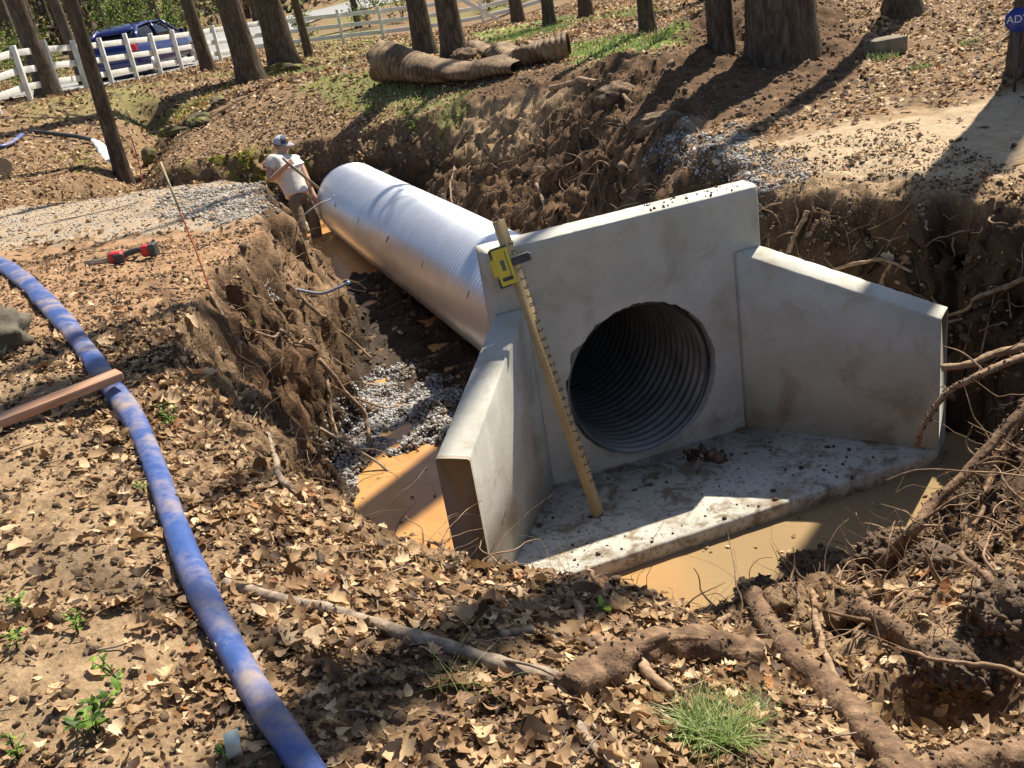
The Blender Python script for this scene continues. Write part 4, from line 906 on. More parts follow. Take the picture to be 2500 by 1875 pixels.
bs2 = hit(308, 397); D2 = (bs2 - CAM) @ CD; tp2 = atd(283, 296, D2 + .1); V, Q, T = tube_geo(smooth_path([bs2 - [0, 0, .05], (bs2 + tp2) / 2 + [.02, 0, 0], tp2], 12), .009, 8)
tag(mesh_np('marker_rod', V, Q, T, M['orange']), 'orange marker rod standing just right of the slim trunk', 'marker')
M['conduit'] = basic('grey_conduit', [(.3, (.16, .19, .23)), (.7, (.26, .30, .35))], 15, .5, .1)
c0 = hit(640, 634); c0 = c0 + [0, 0, .03]; Dc = (c0 - CAM) @ CD; cd = empty('conduit', c0); tag(cd, 'cut grey conduit sticking out of the left trench wall', 'conduit')
g = Geo(); g.tube(rel(smooth_path([c0 - [.08, 0, .01], c0, atd(692, 634, Dc - .02), atd(730, 622, Dc - .05), atd(752, 611, Dc - .06)], 30), cd), .0115, 12); g.build('conduit_tube', M['conduit'], cd)
M['ltblue'] = basic('blue_plug', [(.3, (.25, .42, .62)), (.7, (.4, .58, .75))], 20, .5, 0)
g = Geo(); g.tube(rel([atd(749.5, 612, Dc - .06), atd(755, 609, Dc - .062)], cd), .0135, 12); g.build('cut_end', M['ltblue'], cd)
M['wire'] = basic('bare_wire', [(.3, (.38, .34, .27)), (.7, (.6, .55, .45))], 30, .6, .1)
w0 = hit(636, 500); Dw = (w0 - CAM) @ CD; V, Q, T = tube_geo(smooth_path([w0 - [0, 0, .05], atd(641, 487, Dw), atd(660, 462, Dw - .1), atd(690, 440, Dw - .12), atd(716, 430, Dw - .1), atd(722, 421, Dw - .1)], 40), .006, 6)
tag(mesh_np('root_whip', V, Q, T, M['wire']), 'pale wiry root arching from the bank in front of the far pipe end', 'root')
rz0 = lambda a: np.array([[math.cos(a), -math.sin(a), 0], [math.sin(a), math.cos(a), 0], [0, 0, 1]])
p_ = hit(512, 1632); g = Geo(); g.box((0, 0, 0), (.034, .08, .012), rz0(.3)); o = g.build('plastic_scrap', basic('aqua_plastic', [(.35, (.34, .50, .50)), (.6, (.42, .36, .26))], 12, .6, .1), None, False); o.location = p_ + [0, 0, .035]; tag(o, 'small pale aqua plastic scrap among leaves beside the blue hose', 'scrap')
# ------------------------------------------------------------------ measuring stick and level
def loc2(px, py, z): return atz(px, py, z)
s0 = atz(1293, 1112, -1.597); 
# the stick rests on the front top edge of the headwall
d0 = ray(1091, 520); nrmv = VX; tq = ((O3 + VX * .03 - CAM) @ nrmv) / (d0 @ nrmv); s1 = CAM + d0 * tq
dirv = s1 - s0; Ls = np.linalg.norm(dirv); dirv /= Ls
d1 = ray(1078, 476); # extend to the visible top
tlen = Ls
for k in np.linspace(0, .4, 200):
    q = s1 + dirv * k
    if scr(q)[1] < 477: break
tlen = Ls + k
m_, nt, b = newmat('stick_wood'); v = objpos(nt); mp = nt.nodes.new('ShaderNodeMapping'); mp.inputs['Scale'].default_value = (30, 30, 1.5); nt.links.new(v, mp.inputs[0]); f = noise(nt, mp.outputs[0], 3, 6, .6)
nt.links.new(mix(nt, ramp(nt, noise(nt, v, 6, 5), [(.45, (0, 0, 0)), (.7, (.55, .55, .55))]), ramp(nt, f, [(.3, (.42, .29, .125)), (.7, (.62, .46, .23))]), (.34, .25, .15)), b.inputs['Base Color']); b.inputs['Roughness'].default_value = .7; M['stickwood'] = m_
stick = empty('measuring_stick', s0); tag(stick, 'wooden measuring stick leaning in front of the headwall with black graduations', 'measuring stick')
zc = dirv; viewd = s0 + dirv * .6 - CAM; viewd /= np.linalg.norm(viewd)
xc = np.cross(viewd, zc); xc /= np.linalg.norm(xc)    # sideways, roughly across the view
if scr(s0 + xc)[0] < scr(s0)[0]: xc = -xc
yc = np.cross(zc, xc); ang = math.radians(38); xr_ = xc * math.cos(ang) + yc * math.sin(ang); yr_ = np.cross(zc, xr_)
stick.matrix_world = Matrix([[xr_[0], yr_[0], zc[0], s0[0]], [xr_[1], yr_[1], zc[1], s0[1]], [xr_[2], yr_[2], zc[2], s0[2]], [0, 0, 0, 1]])
# local: x width, y depth, z length ; camera sees the -y/+y face and one x face
wS, dS = .060, .042
g = Geo(); g.box((0, 0, tlen / 2), (wS, dS, tlen)); g.build('shaft', M['stickwood'], stick, False, .002)
cl = np.linalg.inv(np.stack([xr_, yr_, zc], 1)) @ (CAM - (s0 + dirv * .8)); fy = 1 if cl[1] > 0 else -1; fx = 1 if cl[0] > 0 else -1
print('STICK', s0, tlen, 'faces', fx, fy, cl, 'top', scr(s0 + dirv * tlen))
M['markink'] = basic('black_print', [(.4, (.03, .027, .02)), (.6, (.07, .06, .04))], 40, .8, 0)
g = Geo(); yf = fy * (dS / 2 + .0006)
for k in range(int(tlen / .0127)):
    l = .016 if k % 4 == 0 else (.011 if k % 2 == 0 else .007); g.box((-wS / 2 * .92 + l / 2, yf, .02 + k * .0127), (l, .0008, .0026))
g.build('graduations', M['markink'], stick, False)['kind'] = 'stuff'
def textmesh(txt, size, mat, parent, name, origin, ex, ey, extr=.0006, align='CENTER'):
    cu = bpy.data.curves.new(name, 'FONT'); cu.body = txt; cu.size = size; cu.extrude = extr; cu.align_x = align; cu.align_y = 'CENTER'
    ot = bpy.data.objects.new(name + '_src', cu); COL.objects.link(ot); bpy.context.view_layer.update()
    me = bpy.data.meshes.new_from_object(ot.evaluated_get(bpy.context.evaluated_depsgraph_get())); bpy.data.objects.remove(ot); bpy.data.curves.remove(cu)
    o = link(name, me, None, parent); me.materials.clear(); me.materials.append(mat)
    ez = np.cross(ex, ey); o.matrix_local = Matrix([[ex[0], ey[0], ez[0], origin[0]], [ex[1], ey[1], ez[1], origin[1]], [ex[2], ey[2], ez[2], origin[2]], [0, 0, 0, 1]]); return o
seq = ['2', 'L', '2', 'L', '2', '9', '3', '8', '1', '5', '2', '3', '3', '4', '2', '6', '5', '8', '4', '2', '3', '6', '7', '9', '8', '5', '2', '1', '3']
for k, ch in enumerate(seq):
    z = tlen - .14 - k * .0515
    if z < .05: break
    textmesh(ch, .052, M['markink'], stick, 'numeral', (wS * .27, yf, z), np.array([0, 0, -1.]), np.array([-1., 0, 0]) * (-1 if fy < 0 else 1) * (1), .0005)
# level receiver clamped to the stick
M['yellow'] = basic('yellow_plastic', [(.3, (.62, .47, .02)), (.7, (.78, .62, .05))], 12, .4, .05); M['lcd'] = basic('display', [(.3, (.05, .06, .05)), (.7, (.10, .11, .09))], 10, .2, 0)
zl = tlen - .25
ctr = None
lv = empty('level_receiver'); tag(lv, 'yellow laser level receiver clamped to the measuring stick', 'level')
# facing the camera, upright along the stick
wc = s0 + dirv * (tlen * 0 + 0); 
def onstick(py):
    ks = np.linspace(0, tlen, 900); return ks[np.argmin([abs(scr(s0 + dirv * a)[1] - py) for a in ks])]
kz = onstick(569); C0 = s0 + dirv * kz
yv = (CAM - C0); yv -= (yv @ zc) * zc; yv /= np.linalg.norm(yv); xv = np.cross(zc, yv); 
if scr(C0 + xv * .1)[0] < scr(C0)[0]: xv = -xv
ppm = abs(scr(C0 + xv * .1)[0] - scr(C0)[0]) / .1
tgt = 1089; off = (tgt - scr(C0)[0]) / ppm
Cc = C0 + xv * off + yv * .038
hand = 1 if np.linalg.det(np.stack([xv, yv, zc], 1)) > 0 else -1
lv.matrix_world = Matrix([[xv[0], -yv[0], zc[0], Cc[0]], [xv[1], -yv[1], zc[1], Cc[1]], [xv[2], -yv[2], zc[2], Cc[2]], [0, 0, 0, 1]])
print('LEVEL ppm', ppm, 'off', off, hand)
def lb(name, mat, boxes, bev=.004):
    g = Geo()
    for c, s in boxes: g.box(c, s)
    return g.build(name, mat, lv, True, bev)
s_ = 1 / ppm
lb('case', M['yellow'], [((0, 0, 0), (34 * s_, .03, 76 * s_))], .006)
lb('side_grip', M['yellow'], [((-6 * s_, .001, 2 * s_), (38 * s_, .026, 34 * s_))], .004)
lb('bumper', M['dkgrey'], [((-12 * s_, .004, 31 * s_), (20 * s_, .03, 17 * s_))], .004); lb('bumper', M['dkgrey'], [((-8 * s_, .004, -31 * s_), (26 * s_, .03, 20 * s_))], .004)
lb('end_cap', M['dkgrey'], [((0, .004, 39.5 * s_), (36 * s_, .032, 4 * s_))], .002)
disp = lb('display', M['lcd'], [((-1 * s_, -.016, 3 * s_), (8 * s_, .002, 22 * s_))], .0005)
lb('seam', M['dkgrey'], [((9.5 * s_, -.0155, 2 * s_), (1.6 * s_, .002, 56 * s_))], .0004)
lb('keypad', M['dkgrey'], [((0, -.0155, -25 * s_), (22 * s_, .002, 8 * s_))], .0005)
lb('clamp', M['dkgrey'], [((36 * s_, .012, 3 * s_), (42 * s_, .03, 16 * s_))], .006); lb('clamp_screw', M['conduit'], [((57 * s_, .012, 3 * s_), (7 * s_, .024, 15 * s_))], .004)
lb('clamp_rail', M['bar'], [((33 * s_, -.002, 12.5 * s_), (44 * s_, .022, 2.4 * s_))], .001)
# ------------------------------------------------------------------ sign
sp_ = hitb(2203, 215); Dg = (sp_ - CAM) @ CD; sg = empty('yard_sign', sp_); tag(sg, 'blue octagonal yard sign with white letters at the right edge', 'sign')
cS = rel(atd(2199, 43, Dg), sg); fs = -rel(CAM, sg) * 0 + (CAM - atd(2199, 43, Dg)); fs[2] *= .3; fs /= np.linalg.norm(fs); Rf = np.cross([0, 0, 1], fs); Rf /= np.linalg.norm(Rf); Uf = np.cross(fs, Rf)
rS = 27 * Dg * 1.13 / CF
M['signblue'] = basic('sign_blue', [(.3, (.012, .03, .22)), (.7, (.02, .05, .30))], 8, .4, 0); M['signwhite'] = basic('sign_white', [(.3, (.55, .56, .60)), (.7, (.68, .69, .72))], 8, .5, 0)
def octo(r, y0, y1, name, mat):
    th = (np.arange(8) + .5) * math.pi / 4; V = [cS + Rf * r * math.cos(a) + Uf * r * math.sin(a) + fs * y for y in (y0, y1) for a in th]
    V += [cS + fs * y0, cS + fs * y1]; q = [[k, (k + 1) % 8, 8 + (k + 1) % 8, 8 + k] for k in range(8)]; t = [[16, (k + 1) % 8, k] for k in range(8)] + [[17, 8 + k, 8 + (k + 1) % 8] for k in range(8)]
    return mesh_np(name, V, q, t, mat, sg, False)
octo(rS, 0, .006, 'panel', M['signblue'])
textmesh('ADT', rS * .82, M['signwhite'], sg, 'lettering', cS + fs * .0075 + Uf * rS * .05, Rf, Uf, .0008)
g = Geo(); zt_ = cS[2] + rS * .9; g.box((cS[0] - fs[0] * .012, cS[1] - fs[1] * .012, zt_ / 2 - .1), (.022, .012, zt_ + .2)); g.build('stake', M['dkgrey'], sg, False)
# concrete block
p_ = hitb(1922, 118); g = Geo(); g.box((0, 0, .06), (.36, .24, .16)); o = g.build('concrete_block', basic('old_block', [(.3, (.12, .10, .07)), (.7, (.27, .23, .17))], 8, .95, .4, .01, 40), None, False, .01); o.location = (p_[0], p_[1] + .1, za1(p_[0], p_[1] + .1)); o.rotation_euler = (0, 0, .12); tag(o, 'low square concrete block half sunk in leaves behind a grass tuft', 'block')
def tuft(px, py, R, n, h, label, w=.004, lean=1.0, cat='grass tuft'):
    p = hit(px, py); a = rq.uniform(0, 6.28, n); r = R * np.sqrt(rq.random(n)); x = p[0] + r * np.cos(a); y = p[1] + r * np.sin(a)
    o = blades(x, y, h, M['grass'], 'grass_tuft', rq, w=w, lean=lean, seg=5); tag(o, label, cat); return o
tuft(1905, 126, .16, 260, .09, 'green grass tuft in front of the concrete block', .005)
tuft(1545, 1600, .085, 620, .12, 'bright green grass tuft at the bottom beside the big muddy root', .0022, 1.3)
tuft(1000, 1490, .08, 26, .16, 'few long thin grass blades arching over the leaves below the grey stick', .0013, 1.5)
tuft(1200, 48, .5, 500, .14, 'green grass clump at the foot of the small trunk', .01)
tuft(1995, 150, .12, 120, .07, 'tiny yellow green weed tuft on the leaves right of the soil heap', .006)
tuft(2095, 95, .1, 90, .06, 'tiny weed tuft on the reddish leaves near the blue sign', .006)
tuft(1640, 1535, .05, 60, .07, 'small sparse grass wisp right of the bright green tuft', .0016, 1.3)
# ------------------------------------------------------------------ old rusty pipes
m_, nt, b = newmat('rusty_steel'); v = objpos(nt)
nt.links.new(mix(nt, ramp(nt, noise(nt, v, 3, 6), [(.45, (0, 0, 0)), (.65, (1, 1, 1))]), ramp(nt, noise(nt, v, 14, 6), [(.3, (.06, .036, .018)), (.7, (.20, .125, .07))]), (.34, .24, .14)), b.inputs['Base Color']); b.inputs['Roughness'].default_value = .85; bump(nt, b, noise(nt, v, 30, 5), .5, .01); M['rust'] = m_
def oldpipe(pts, R, crush, label, tear=0, seed=0, flat=.8):
    P = smooth_path(pts, 230); n = len(P); L = np.linalg.norm(np.diff(P, axis=0), axis=1).sum(); s = np.linspace(0, L, n); t = s / L
    T = np.gradient(P, axis=0); T /= np.linalg.norm(T, axis=1)[:, None]; A = np.cross(T, [0, 0, 1]); A /= np.linalg.norm(A, axis=1)[:, None]; B = np.cross(A, T)
    seg = 48; th = np.linspace(0, 2 * np.pi, seg, endpoint=False); TH = th[None, :] + 0 * t[:, None]
    f = np.interp(t, [c[0] for c in crush], [c[1] for c in crush])
    r = R * (1 + .07 * np.cos(2 * np.pi * s / .085)[:, None] + .17 * pnoise(np.cos(TH) * 1.3 + 3, t[:, None] * 5 + np.sin(TH), seed))
    hz = np.sin(TH) * f[:, None] * flat; hz = np.where(hz > 0, hz * (1 - .35 * np.exp(-((TH - 1.6) / .5) ** 2) * (1 - f[:, None])), hz)
    V = P[:, None, :] + (r * np.cos(TH))[..., None] * A[:, None, :] + (r * hz)[..., None] * B[:, None, :] + (R * (flat * f)[:, None] * .98)[..., None] * np.array([0, 0, 1.])
    if tear:
        e = V[:4]; e[:, :, :] += (T[0] * -1)[None, None, :] * (np.abs(np.sin(th * 2.5 + seed)) * tear)[None, :, None] * np.linspace(1, 0, 4)[:, None, None]
    V = V.reshape(-1, 3); i = np.arange(n - 1)[:, None] * seg; j = np.arange(seg)[None, :]; j2 = (j + 1) % seg
    q = np.stack([i + j, i + j2, i + seg + j2, i + seg + j], -1).reshape(-1, 4)
    o = mesh_np('old_culvert_pipe', V, q, None, M['rust']); so_ = o.modifiers.new('th', 'SOLIDIFY'); so_.thickness = .008; tag(o, label, 'pipe'); return o
def G(px, py): p = hit(px, py); p[2] = za1(p[0], p[1]) - .02; return p
oldpipe([G(838, 172), G(930, 174), G(1030, 166), G(1125, 152)], .31, [(0, 1.15), (.15, 1), (.35, .72), (.6, .5), (.85, .55), (1, .35)], 'longer rusty corrugated pipe with a gaping dark open end', .10, 3)
oldpipe([G(1085, 128), G(1130, 138), G(1180, 132), G(1232, 122)], .20, [(0, .8), (.3, .6), (.6, .9), (1, 1.1)], 'shorter crushed rusty pipe lying right behind the longer one', .08, 9)
oldpipe([G(1025, 105), G(1060, 118), G(1100, 120)], .13, [(0, .9), (1, .6)], 'small torn rusty pipe piece jutting up between the two old pipes', .08, 14)
rock(1005, 128, .22, 'lump of soil and rubble between the trunks and the rusty pipes', 'clod', 'soil_lump', 17, 'soil lump')
M['greyrock'] = basic('grey_rock', [(.3, (.05, .045, .03)), (.7, (.14, .12, .085))], 5, .9, .5, .02, 20)
# ------------------------------------------------------------------ logs
m_, nt, b = newmat('cut_wood'); nt.links.new(ramp(nt, noise(nt, objpos(nt), 18, 5), [(.3, (.32, .22, .12)), (.7, (.52, .40, .24))]), b.inputs['Base Color']); b.inputs['Roughness'].default_value = .8; M['cutwood'] = m_
def log(a, b_, r, label, mat='bark', cut=None):
    a = np.array(a); b_ = np.array(b_); e = empty('log', (a + b_) / 2); P = smooth_path([a, (a + b_) / 2 + [0, 0, .01], b_], 30) - (a + b_) / 2
    V, Q, T = tube_geo(P, np.linspace(r, r * .92, 30), 24, rough=.04, seed=int(r * 900), cap=False); mesh_np('bark_cylinder', V, Q, None, M[mat], e)
    for k, sgn in ((0, -1), (29, 1)):
        g = Geo(); th = np.linspace(0, 2 * np.pi, 24, endpoint=False); ring = V[k * 24:(k + 1) * 24]; g.add(np.vstack([ring * .999, P[k]]), None, [[24, (j + 1) % 24, j] if k == 0 else [24, j, (j + 1) % 24] for j in range(24)]); g.build('cut_end', M[cut or 'cutwood'], e)
    tag(e, label, 'log')
rock(-12, 752, .26, 'smooth weathered dark boulder at the left edge beside the blue hose', 'greyrock', 'boulder', 71, 'boulder', (1.1, .75, .62), .3)
a = hit(12, 382); a[2] = za1(a[0], a[1]) + .13; log(a, a + np.array([-.9, .9, 0]), .14, 'small log with a pale cut end at the left edge beyond the driveway')
# ------------------------------------------------------------------ roots and sticks
rr5 = np.random.default_rng(77)
def wiggle(P, amp, seed, f=3.):
    n = len(P); t = np.linspace(0, 1, n); w = np.sin(np.pi * np.clip(t * 1.2, 0, 1)) * .5 + .5
    for a in range(3): P[:, a] += amp * w * fbm(t * f, t * 0 + a * 7.7, 3, seed) * (1 if a < 2 else .6)
    return P
def root(pts, r0, r1, label, mat='root', name='root', cat='root', lift=None, rough=.14, seed=None, n=None, amp=.015, branches=0, cut=None, drape=True):
    seed = seed or abs(hash_(label)); n = n or max(24, len(pts) * 10)
    P = []
    for q in pts:
        if len(q) == 2: p = hit(*q); P.append(p)
        elif q[2] < 0: p = hit(q[0], q[1]); d = CAM - p; P.append(p + d / np.linalg.norm(d) * (-q[2]))
        else: P.append(atd(*q))
    P = smooth_path(P, n); P = wiggle(P, amp, seed)
    rad = np.linspace(r0, r1, n) * (1 + .12 * fbm(np.linspace(0, 6, n), np.zeros(n), 3, seed + 3))
    if drape:
        zt = zat(P[:, 0], P[:, 1]) + rad * .5
        k = np.arange(n); P[:, 2] = np.maximum(P[:, 2], zt)
        for _ in range(3): P[1:-1, 2] = (P[:-2, 2] + P[1:-1, 2] + P[2:, 2]) / 3
    V, Q, T = tube_geo(P, rad, 18 if r0 > .02 else 9, rough=rough, seed=seed)
    if branches:
        e = empty(name, P[0]); V = V - P[0]; mesh_np('root_stem', V, Q, T, M[mat], e)
        rg = np.random.default_rng(seed)
        for b_ in range(branches):
            i = rg.integers(int(n * .15), n - 3); d = rg.normal(0, 1, 3); d[2] = abs(d[2]) * .3; d += (P[i + 1] - P[i]) / np.linalg.norm(P[i + 1] - P[i]); d /= np.linalg.norm(d)
            L = rg.uniform(.08, .35) * (1 + r0 * 6); q = smooth_path([P[i], P[i] + d * L * .5 + rg.normal(0, .02, 3), P[i] + d * L + rg.normal(0, .04, 3) + [0, 0, -.2 * L]], 12) - P[0]
            rb = rad[i] * rg.uniform(.15, .4); V2, Q2, T2 = tube_geo(q, np.linspace(rb, rb * .25, 12), 7, rough=.12, seed=b_); mesh_np('rootlet', V2, Q2, T2, M[mat], e)
        tag(e, label, cat); return e
    o = mesh_np(name, V, Q, T, M[mat]); tag(o, label, cat); return o
def hash_(s):
    h = 7
    for ch in s: h = (h * 31 + ord(ch)) % 997
    return h + 1
root([(482, 1258, -.02), (620, 1300, -.03), (800, 1345, -.03), (890, 1372, -.03), (1000, 1408, -.03), (1100, 1442, -.03), (1250, 1490, -.03)], .019, .027, 'long grey stick running from the blue hose to the broken muddy log', 'stick', 'stick', 'stick', amp=.012, branches=3)
root([(1225, 1500, -.04), (1330, 1440, -.06), (1420, 1400, -.07), (1540, 1405, -.07), (1640, 1440, -.06)], .05, .06, 'thick mud caked broken log between the grey stick and the largest root', 'root_dark', 'broken_log', 'log', rough=.3, amp=.02, branches=4)
root([(1290, 1385, -.05), (1380, 1440, -.11), (1450, 1500, -.09)], .022, .012, 'sun bleached splinter lying on the broken muddy log', 'root', 'stick', 'stick')
root([(1600, 1270, -.03), (1640, 1330, -.06), (1700, 1400, -.07), (1780, 1480, -.07), (1860, 1560, -.07), (1930, 1640, -.06), (1985, 1730, -.05)], .034, .048, 'largest muddy root running down to the bottom right from the water edge', 'root_dark', 'root', rough=.26, amp=.02, branches=5)
root([(1900, 1690, -.05), (1990, 1672, -.06), (2080, 1655, -.06), (2240, 1632, -.05)], .04, .048, 'thick root lying level in the bottom right corner', 'root_dark', 'root', rough=.25, amp=.02, branches=2)
root([(1755, 1285, -.05), (1768, 1350, -.08), (1790, 1430, -.09), (1830, 1500, -.06)], .013, .011, 'pale smooth root curving down beside the largest muddy root', 'root', amp=.012)
root([(1790, 1345, -.05), (1850, 1318, -.07), (1920, 1350, -.07), (2000, 1405, -.04)], .045, .038, 'short mud coated root stub near the water at the lower right', 'root_dark', rough=.3, amp=.02, branches=3)
root([(1475, 1392, -.03), (1540, 1352, -.05), (1580, 1325, -.05), (1612, 1302, -.04)], .011, .014, 'light forked root reaching from the broken log up to the water edge', 'root', amp=.01, branches=2)
root([(1905, 1222, -.05), (1965, 1150, 4.3), (2010, 1095, 4.35), (2075, 1035, 4.4), (2140, 960, 4.45), (2225, 870, 4.5)], .030, .020, 'long bare root slanting up to the right edge across the dark bank', 'root_dark', rough=.16, amp=.02, branches=5, drape=False)
root([(1982, 965, 5.15), (1995, 915, 5.1), (2035, 862, 5.05), (2110, 812, 5.0), (2160, 790, 5.0), (2230, 765, 5.05)], .013, .02, 'pale bent root hanging in front of the right wing end', 'root', amp=.012, branches=3, drape=False)
root([(2035, 795, 5.35), (2090, 786, 5.3), (2150, 765, 5.3), (2230, 745, 5.3)], .018, .022, 'orange brown root stub behind the right wing end', 'root', amp=.012, branches=2, drape=False)
root([(1800, 585, -.06), (1870, 565, -.1), (1910, 560, -.08), (1970, 585, -.04)], .014, .010, 'sunlit root just above the sloping top of the right wing', 'root', amp=.02, branches=3)
root([(1745, 455, -.03), (1722, 500, -.06), (1705, 545, -.05)], .018, .013, 'forked root hanging from the rim right of the headwall', 'root', amp=.02, branches=3)
root([(1925, 555, -.05), (1900, 640, -.06), (1990, 700, -.04), (2080, 690, -.04)], .012, .008, 'looping root in the middle of the dark right bank', 'root', amp=.04, branches=4)
root([(2212, 600, -.06), (2120, 640, -.09), (2050, 680, -.08), (2010, 640, -.05)], .015, .009, 'root reaching in from the right edge above the wing end', 'root', amp=.03, branches=4)
root([(2225, 880, -.08), (2160, 1000, -.10), (2080, 1140, -.08), (2010, 1190, -.05)], .018, .012, 'second root running down the right bank below the long bare root', 'root_dark', amp=.03, branches=4)
root([(2225, 1300, -.05), (2130, 1260, -.09), (2080, 1180, -.09), (2130, 1090, -.05)], .016, .010, 'crooked root curling over the mud at the right edge', 'root_dark', amp=.03, branches=4)
root([(2225, 1460, -.04), (2120, 1440, -.08), (2010, 1425, -.08), (1940, 1400, -.04)], .008, .006, 'thin whip root crossing the dark hollow at the lower right', 'root', amp=.02, branches=1)
root([(575, 935, -.02), (592, 985, -.03), (603, 1025, -.03), (645, 1065, -.02)], .016, .014, 'short curved grey stick standing out of the leaves near the trench', 'stick', 'stick', 'stick', amp=.008)
root([(455, 632, -.01), (488, 700, -.03), (522, 765, -.02)], .013, .009, 'root running down from the foot of the leaning marker rod', 'root', amp=.02, branches=4)
root([(480, 690, -.02), (600, 735, -.04), (700, 765, -.06), (760, 800, -.05)], .011, .007, 'long thin root trailing along the left trench bank', 'root', amp=.02, branches=5)
root([(622, 622, -.02), (700, 690, -.05), (760, 735, -.06), (803, 775, -.05)], .016, .009, 'straight pale root crossing the left trench wall below the conduit', 'root', amp=.012, branches=3)
root([(690, 775, -.03), (735, 830, -.10), (790, 905, -.14), (800, 950, -.12)], .020, .010, 'drooping root of the clump hanging into the trench on the left', 'root', amp=.03, branches=6)
root([(705, 800, -.04), (715, 880, -.09), (735, 960, -.10)], .016, .008, 'second drooping root in the hanging clump left of the gravel', 'root', amp=.03, branches=5)
root([(760, 860, -.04), (830, 880, -.10), (862, 878, -.10)], .010, .005, 'fine root tip pointing over the wet gravel', 'root', amp=.02, branches=3)
root([(690, 925, -.03), (780, 975, -.10), (850, 1030, -.16), (895, 1085, -.18)], .012, .007, 'dark slanting root reaching toward the left muddy pool', 'stick', amp=.015, branches=4)
root([(775, 1122, -.02), (860, 1150, -.10), (925, 1168, -.14), (982, 1202, -.14)], .013, .008, 'forked dark twig sticking out over the orange pool', 'stick', 'stick', 'stick', amp=.012, branches=5)
root([(955, 1282, -.03), (1040, 1312, -.04), (1140, 1348, -.03)], .017, .015, 'brown stick among leaves just in front of the left wing', 'root_dark', 'stick', 'stick', amp=.01)
root([(1222, 1275, -.02), (1246, 1308, -.05), (1262, 1365, -.03)], .011, .014, 'stubby pale stick near the front edge of the apron', 'root', 'stick', 'stick')
root([(1080, 1372, -.03), (1150, 1368, -.04), (1208, 1385, -.02)], .015, .012, 'grey stub lying on leaves above the long grey stick', 'stick', 'stick', 'stick')
root([(1212, 1528, -.02), (1265, 1595, -.04), (1335, 1670, -.03)], .014, .015, 'greenish grey stick at the bottom edge left of the grass tuft', 'stick', 'stick', 'stick', amp=.008)
root([(1352, 1555, -.02), (1340, 1610, -.05), (1322, 1670, -.02)], .006, .005, 'thin pale twig left of the bright green grass tuft', 'root', 'stick', 'stick')
root([(1305, 1298, -.03), (1370, 1318, -.05), (1425, 1335, -.03)], .006, .005, 'thin twig lying near the pool in front of the apron', 'root', 'stick', 'stick', branches=2)
root([(1270, 1225, 3.9), (1282, 1240, 3.85), (1296, 1275, 3.8)], .008, .010, 'small reddish root stub poking up before the apron edge', 'root', 'root', drape=False)
root([(1190, 190, -.05), (1240, 180, -.08), (1290, 178, -.05)], .035, .03, 'light coloured wood piece on the soil in front of the rusty pipes', 'root', 'stick', 'stick')
root([(1338, 192, -.04), (1352, 212, -.07), (1366, 226, -.05)], .022, .018, 'short pale root piece on the spoil right of centre', 'root', 'stick', 'stick')
root([(1158, 400, -.05), (1176, 440, -.12), (1172, 490, -.10)], .020, .013, 'thick pale root hanging over the soil wall above the headwall', 'root', amp=.03, branches=4)
root([(1010, 285, -.05), (985, 330, -.10), (984, 385, -.08)], .022, .012, 'crooked root on the soil wall right of the far pipe end', 'root', amp=.04, branches=4)
root([(985, 355, -.04), (975, 400, -.09), (978, 440, -.08)], .018, .010, 'short knobbly root below the crooked root on the soil wall', 'root', amp=.03, branches=2)
root([(1075, 300, -.05), (1030, 335, -.09), (1010, 370, -.07)], .014, .008, 'thin root slanting across the middle of the soil wall', 'root', amp=.03, branches=3)
root([(1245, 350, -.05), (1210, 360, -.08), (1150, 362, -.06)], .012, .007, 'thin level root near the top of the soil wall', 'root', amp=.03, branches=3)
root([(60, 395, -.02), (180, 358, -.04), (230, 352, -.03)], .03, .02, 'dark fallen branch lying left of the slim trunk', 'root_dark', 'stick', 'stick', amp=.03)
root([(80, 487, -.01), (200, 462, -.02), (290, 440, -.02), (330, 425, -.01)], .007, .004, 'long thin bent twig lying on the gravel driveway', 'stick', 'stick', 'stick', amp=.03)
# fine root tangles
def tangle(n, x0, x1, y0, y1, lo, hi, rmax, label, rng, dens=None, seg=5, mat='root'):
    x, y = rng.uniform(x0, x1, n * 6), rng.uniform(y0, y1, n * 6); t, df, dr = trench(x, y); k = (t > lo) & (t < hi); x, y = x[k][:n], y[k][:n]
    N_ = nrm(x, y, .08); g = Geo(); z = zat(x, y)
    for i in range(len(x)):
        p = np.array([x[i], y[i], z[i] - .01]); d = N_[i] * .5 + rng.normal(0, .6, 3) + [0, 0, -.25]; d /= np.linalg.norm(d); L = rng.gamma(3, .075); pts = [p]
        for s in range(7):
            d = d + rng.normal(0, .28, 3) + [0, 0, -.06]; d /= np.linalg.norm(d); q = pts[-1] + d * L / 7; zz = za1(q[0], q[1])
            if q[2] < zz + .006: q[2] = zz + .006
            pts.append(q)
        r = min(max(rng.gamma(2., rmax / 5), .001), rmax); g.tube(smooth_path(pts, 13), np.linspace(r, r * .3, 13), seg, a=rng.random(), cap=False)
    return tag(g.build('root_tangle', M[mat], None), label, kind='stuff')
tangle(620, 1.2, 3.6, 2.6, 7.2, .12, .98, .011, 'tangle of bare fine roots hanging from the dark right bank', rr5)
tangle(300, -2.1, -.3, 3.2, 9.8, .3, 1.0, .007, 'fine roots hanging out of the left trench bank', rr5)
tangle(380, .2, 2.6, 6.8, 13.5, .15, 1.0, .010, 'fine roots dangling over the far soil wall', rr5)
tangle(420, -.5, 2.6, 2.1, 4.4, .05, 1.0, .007, 'fine roots and twigs in the torn near bank', rr5)
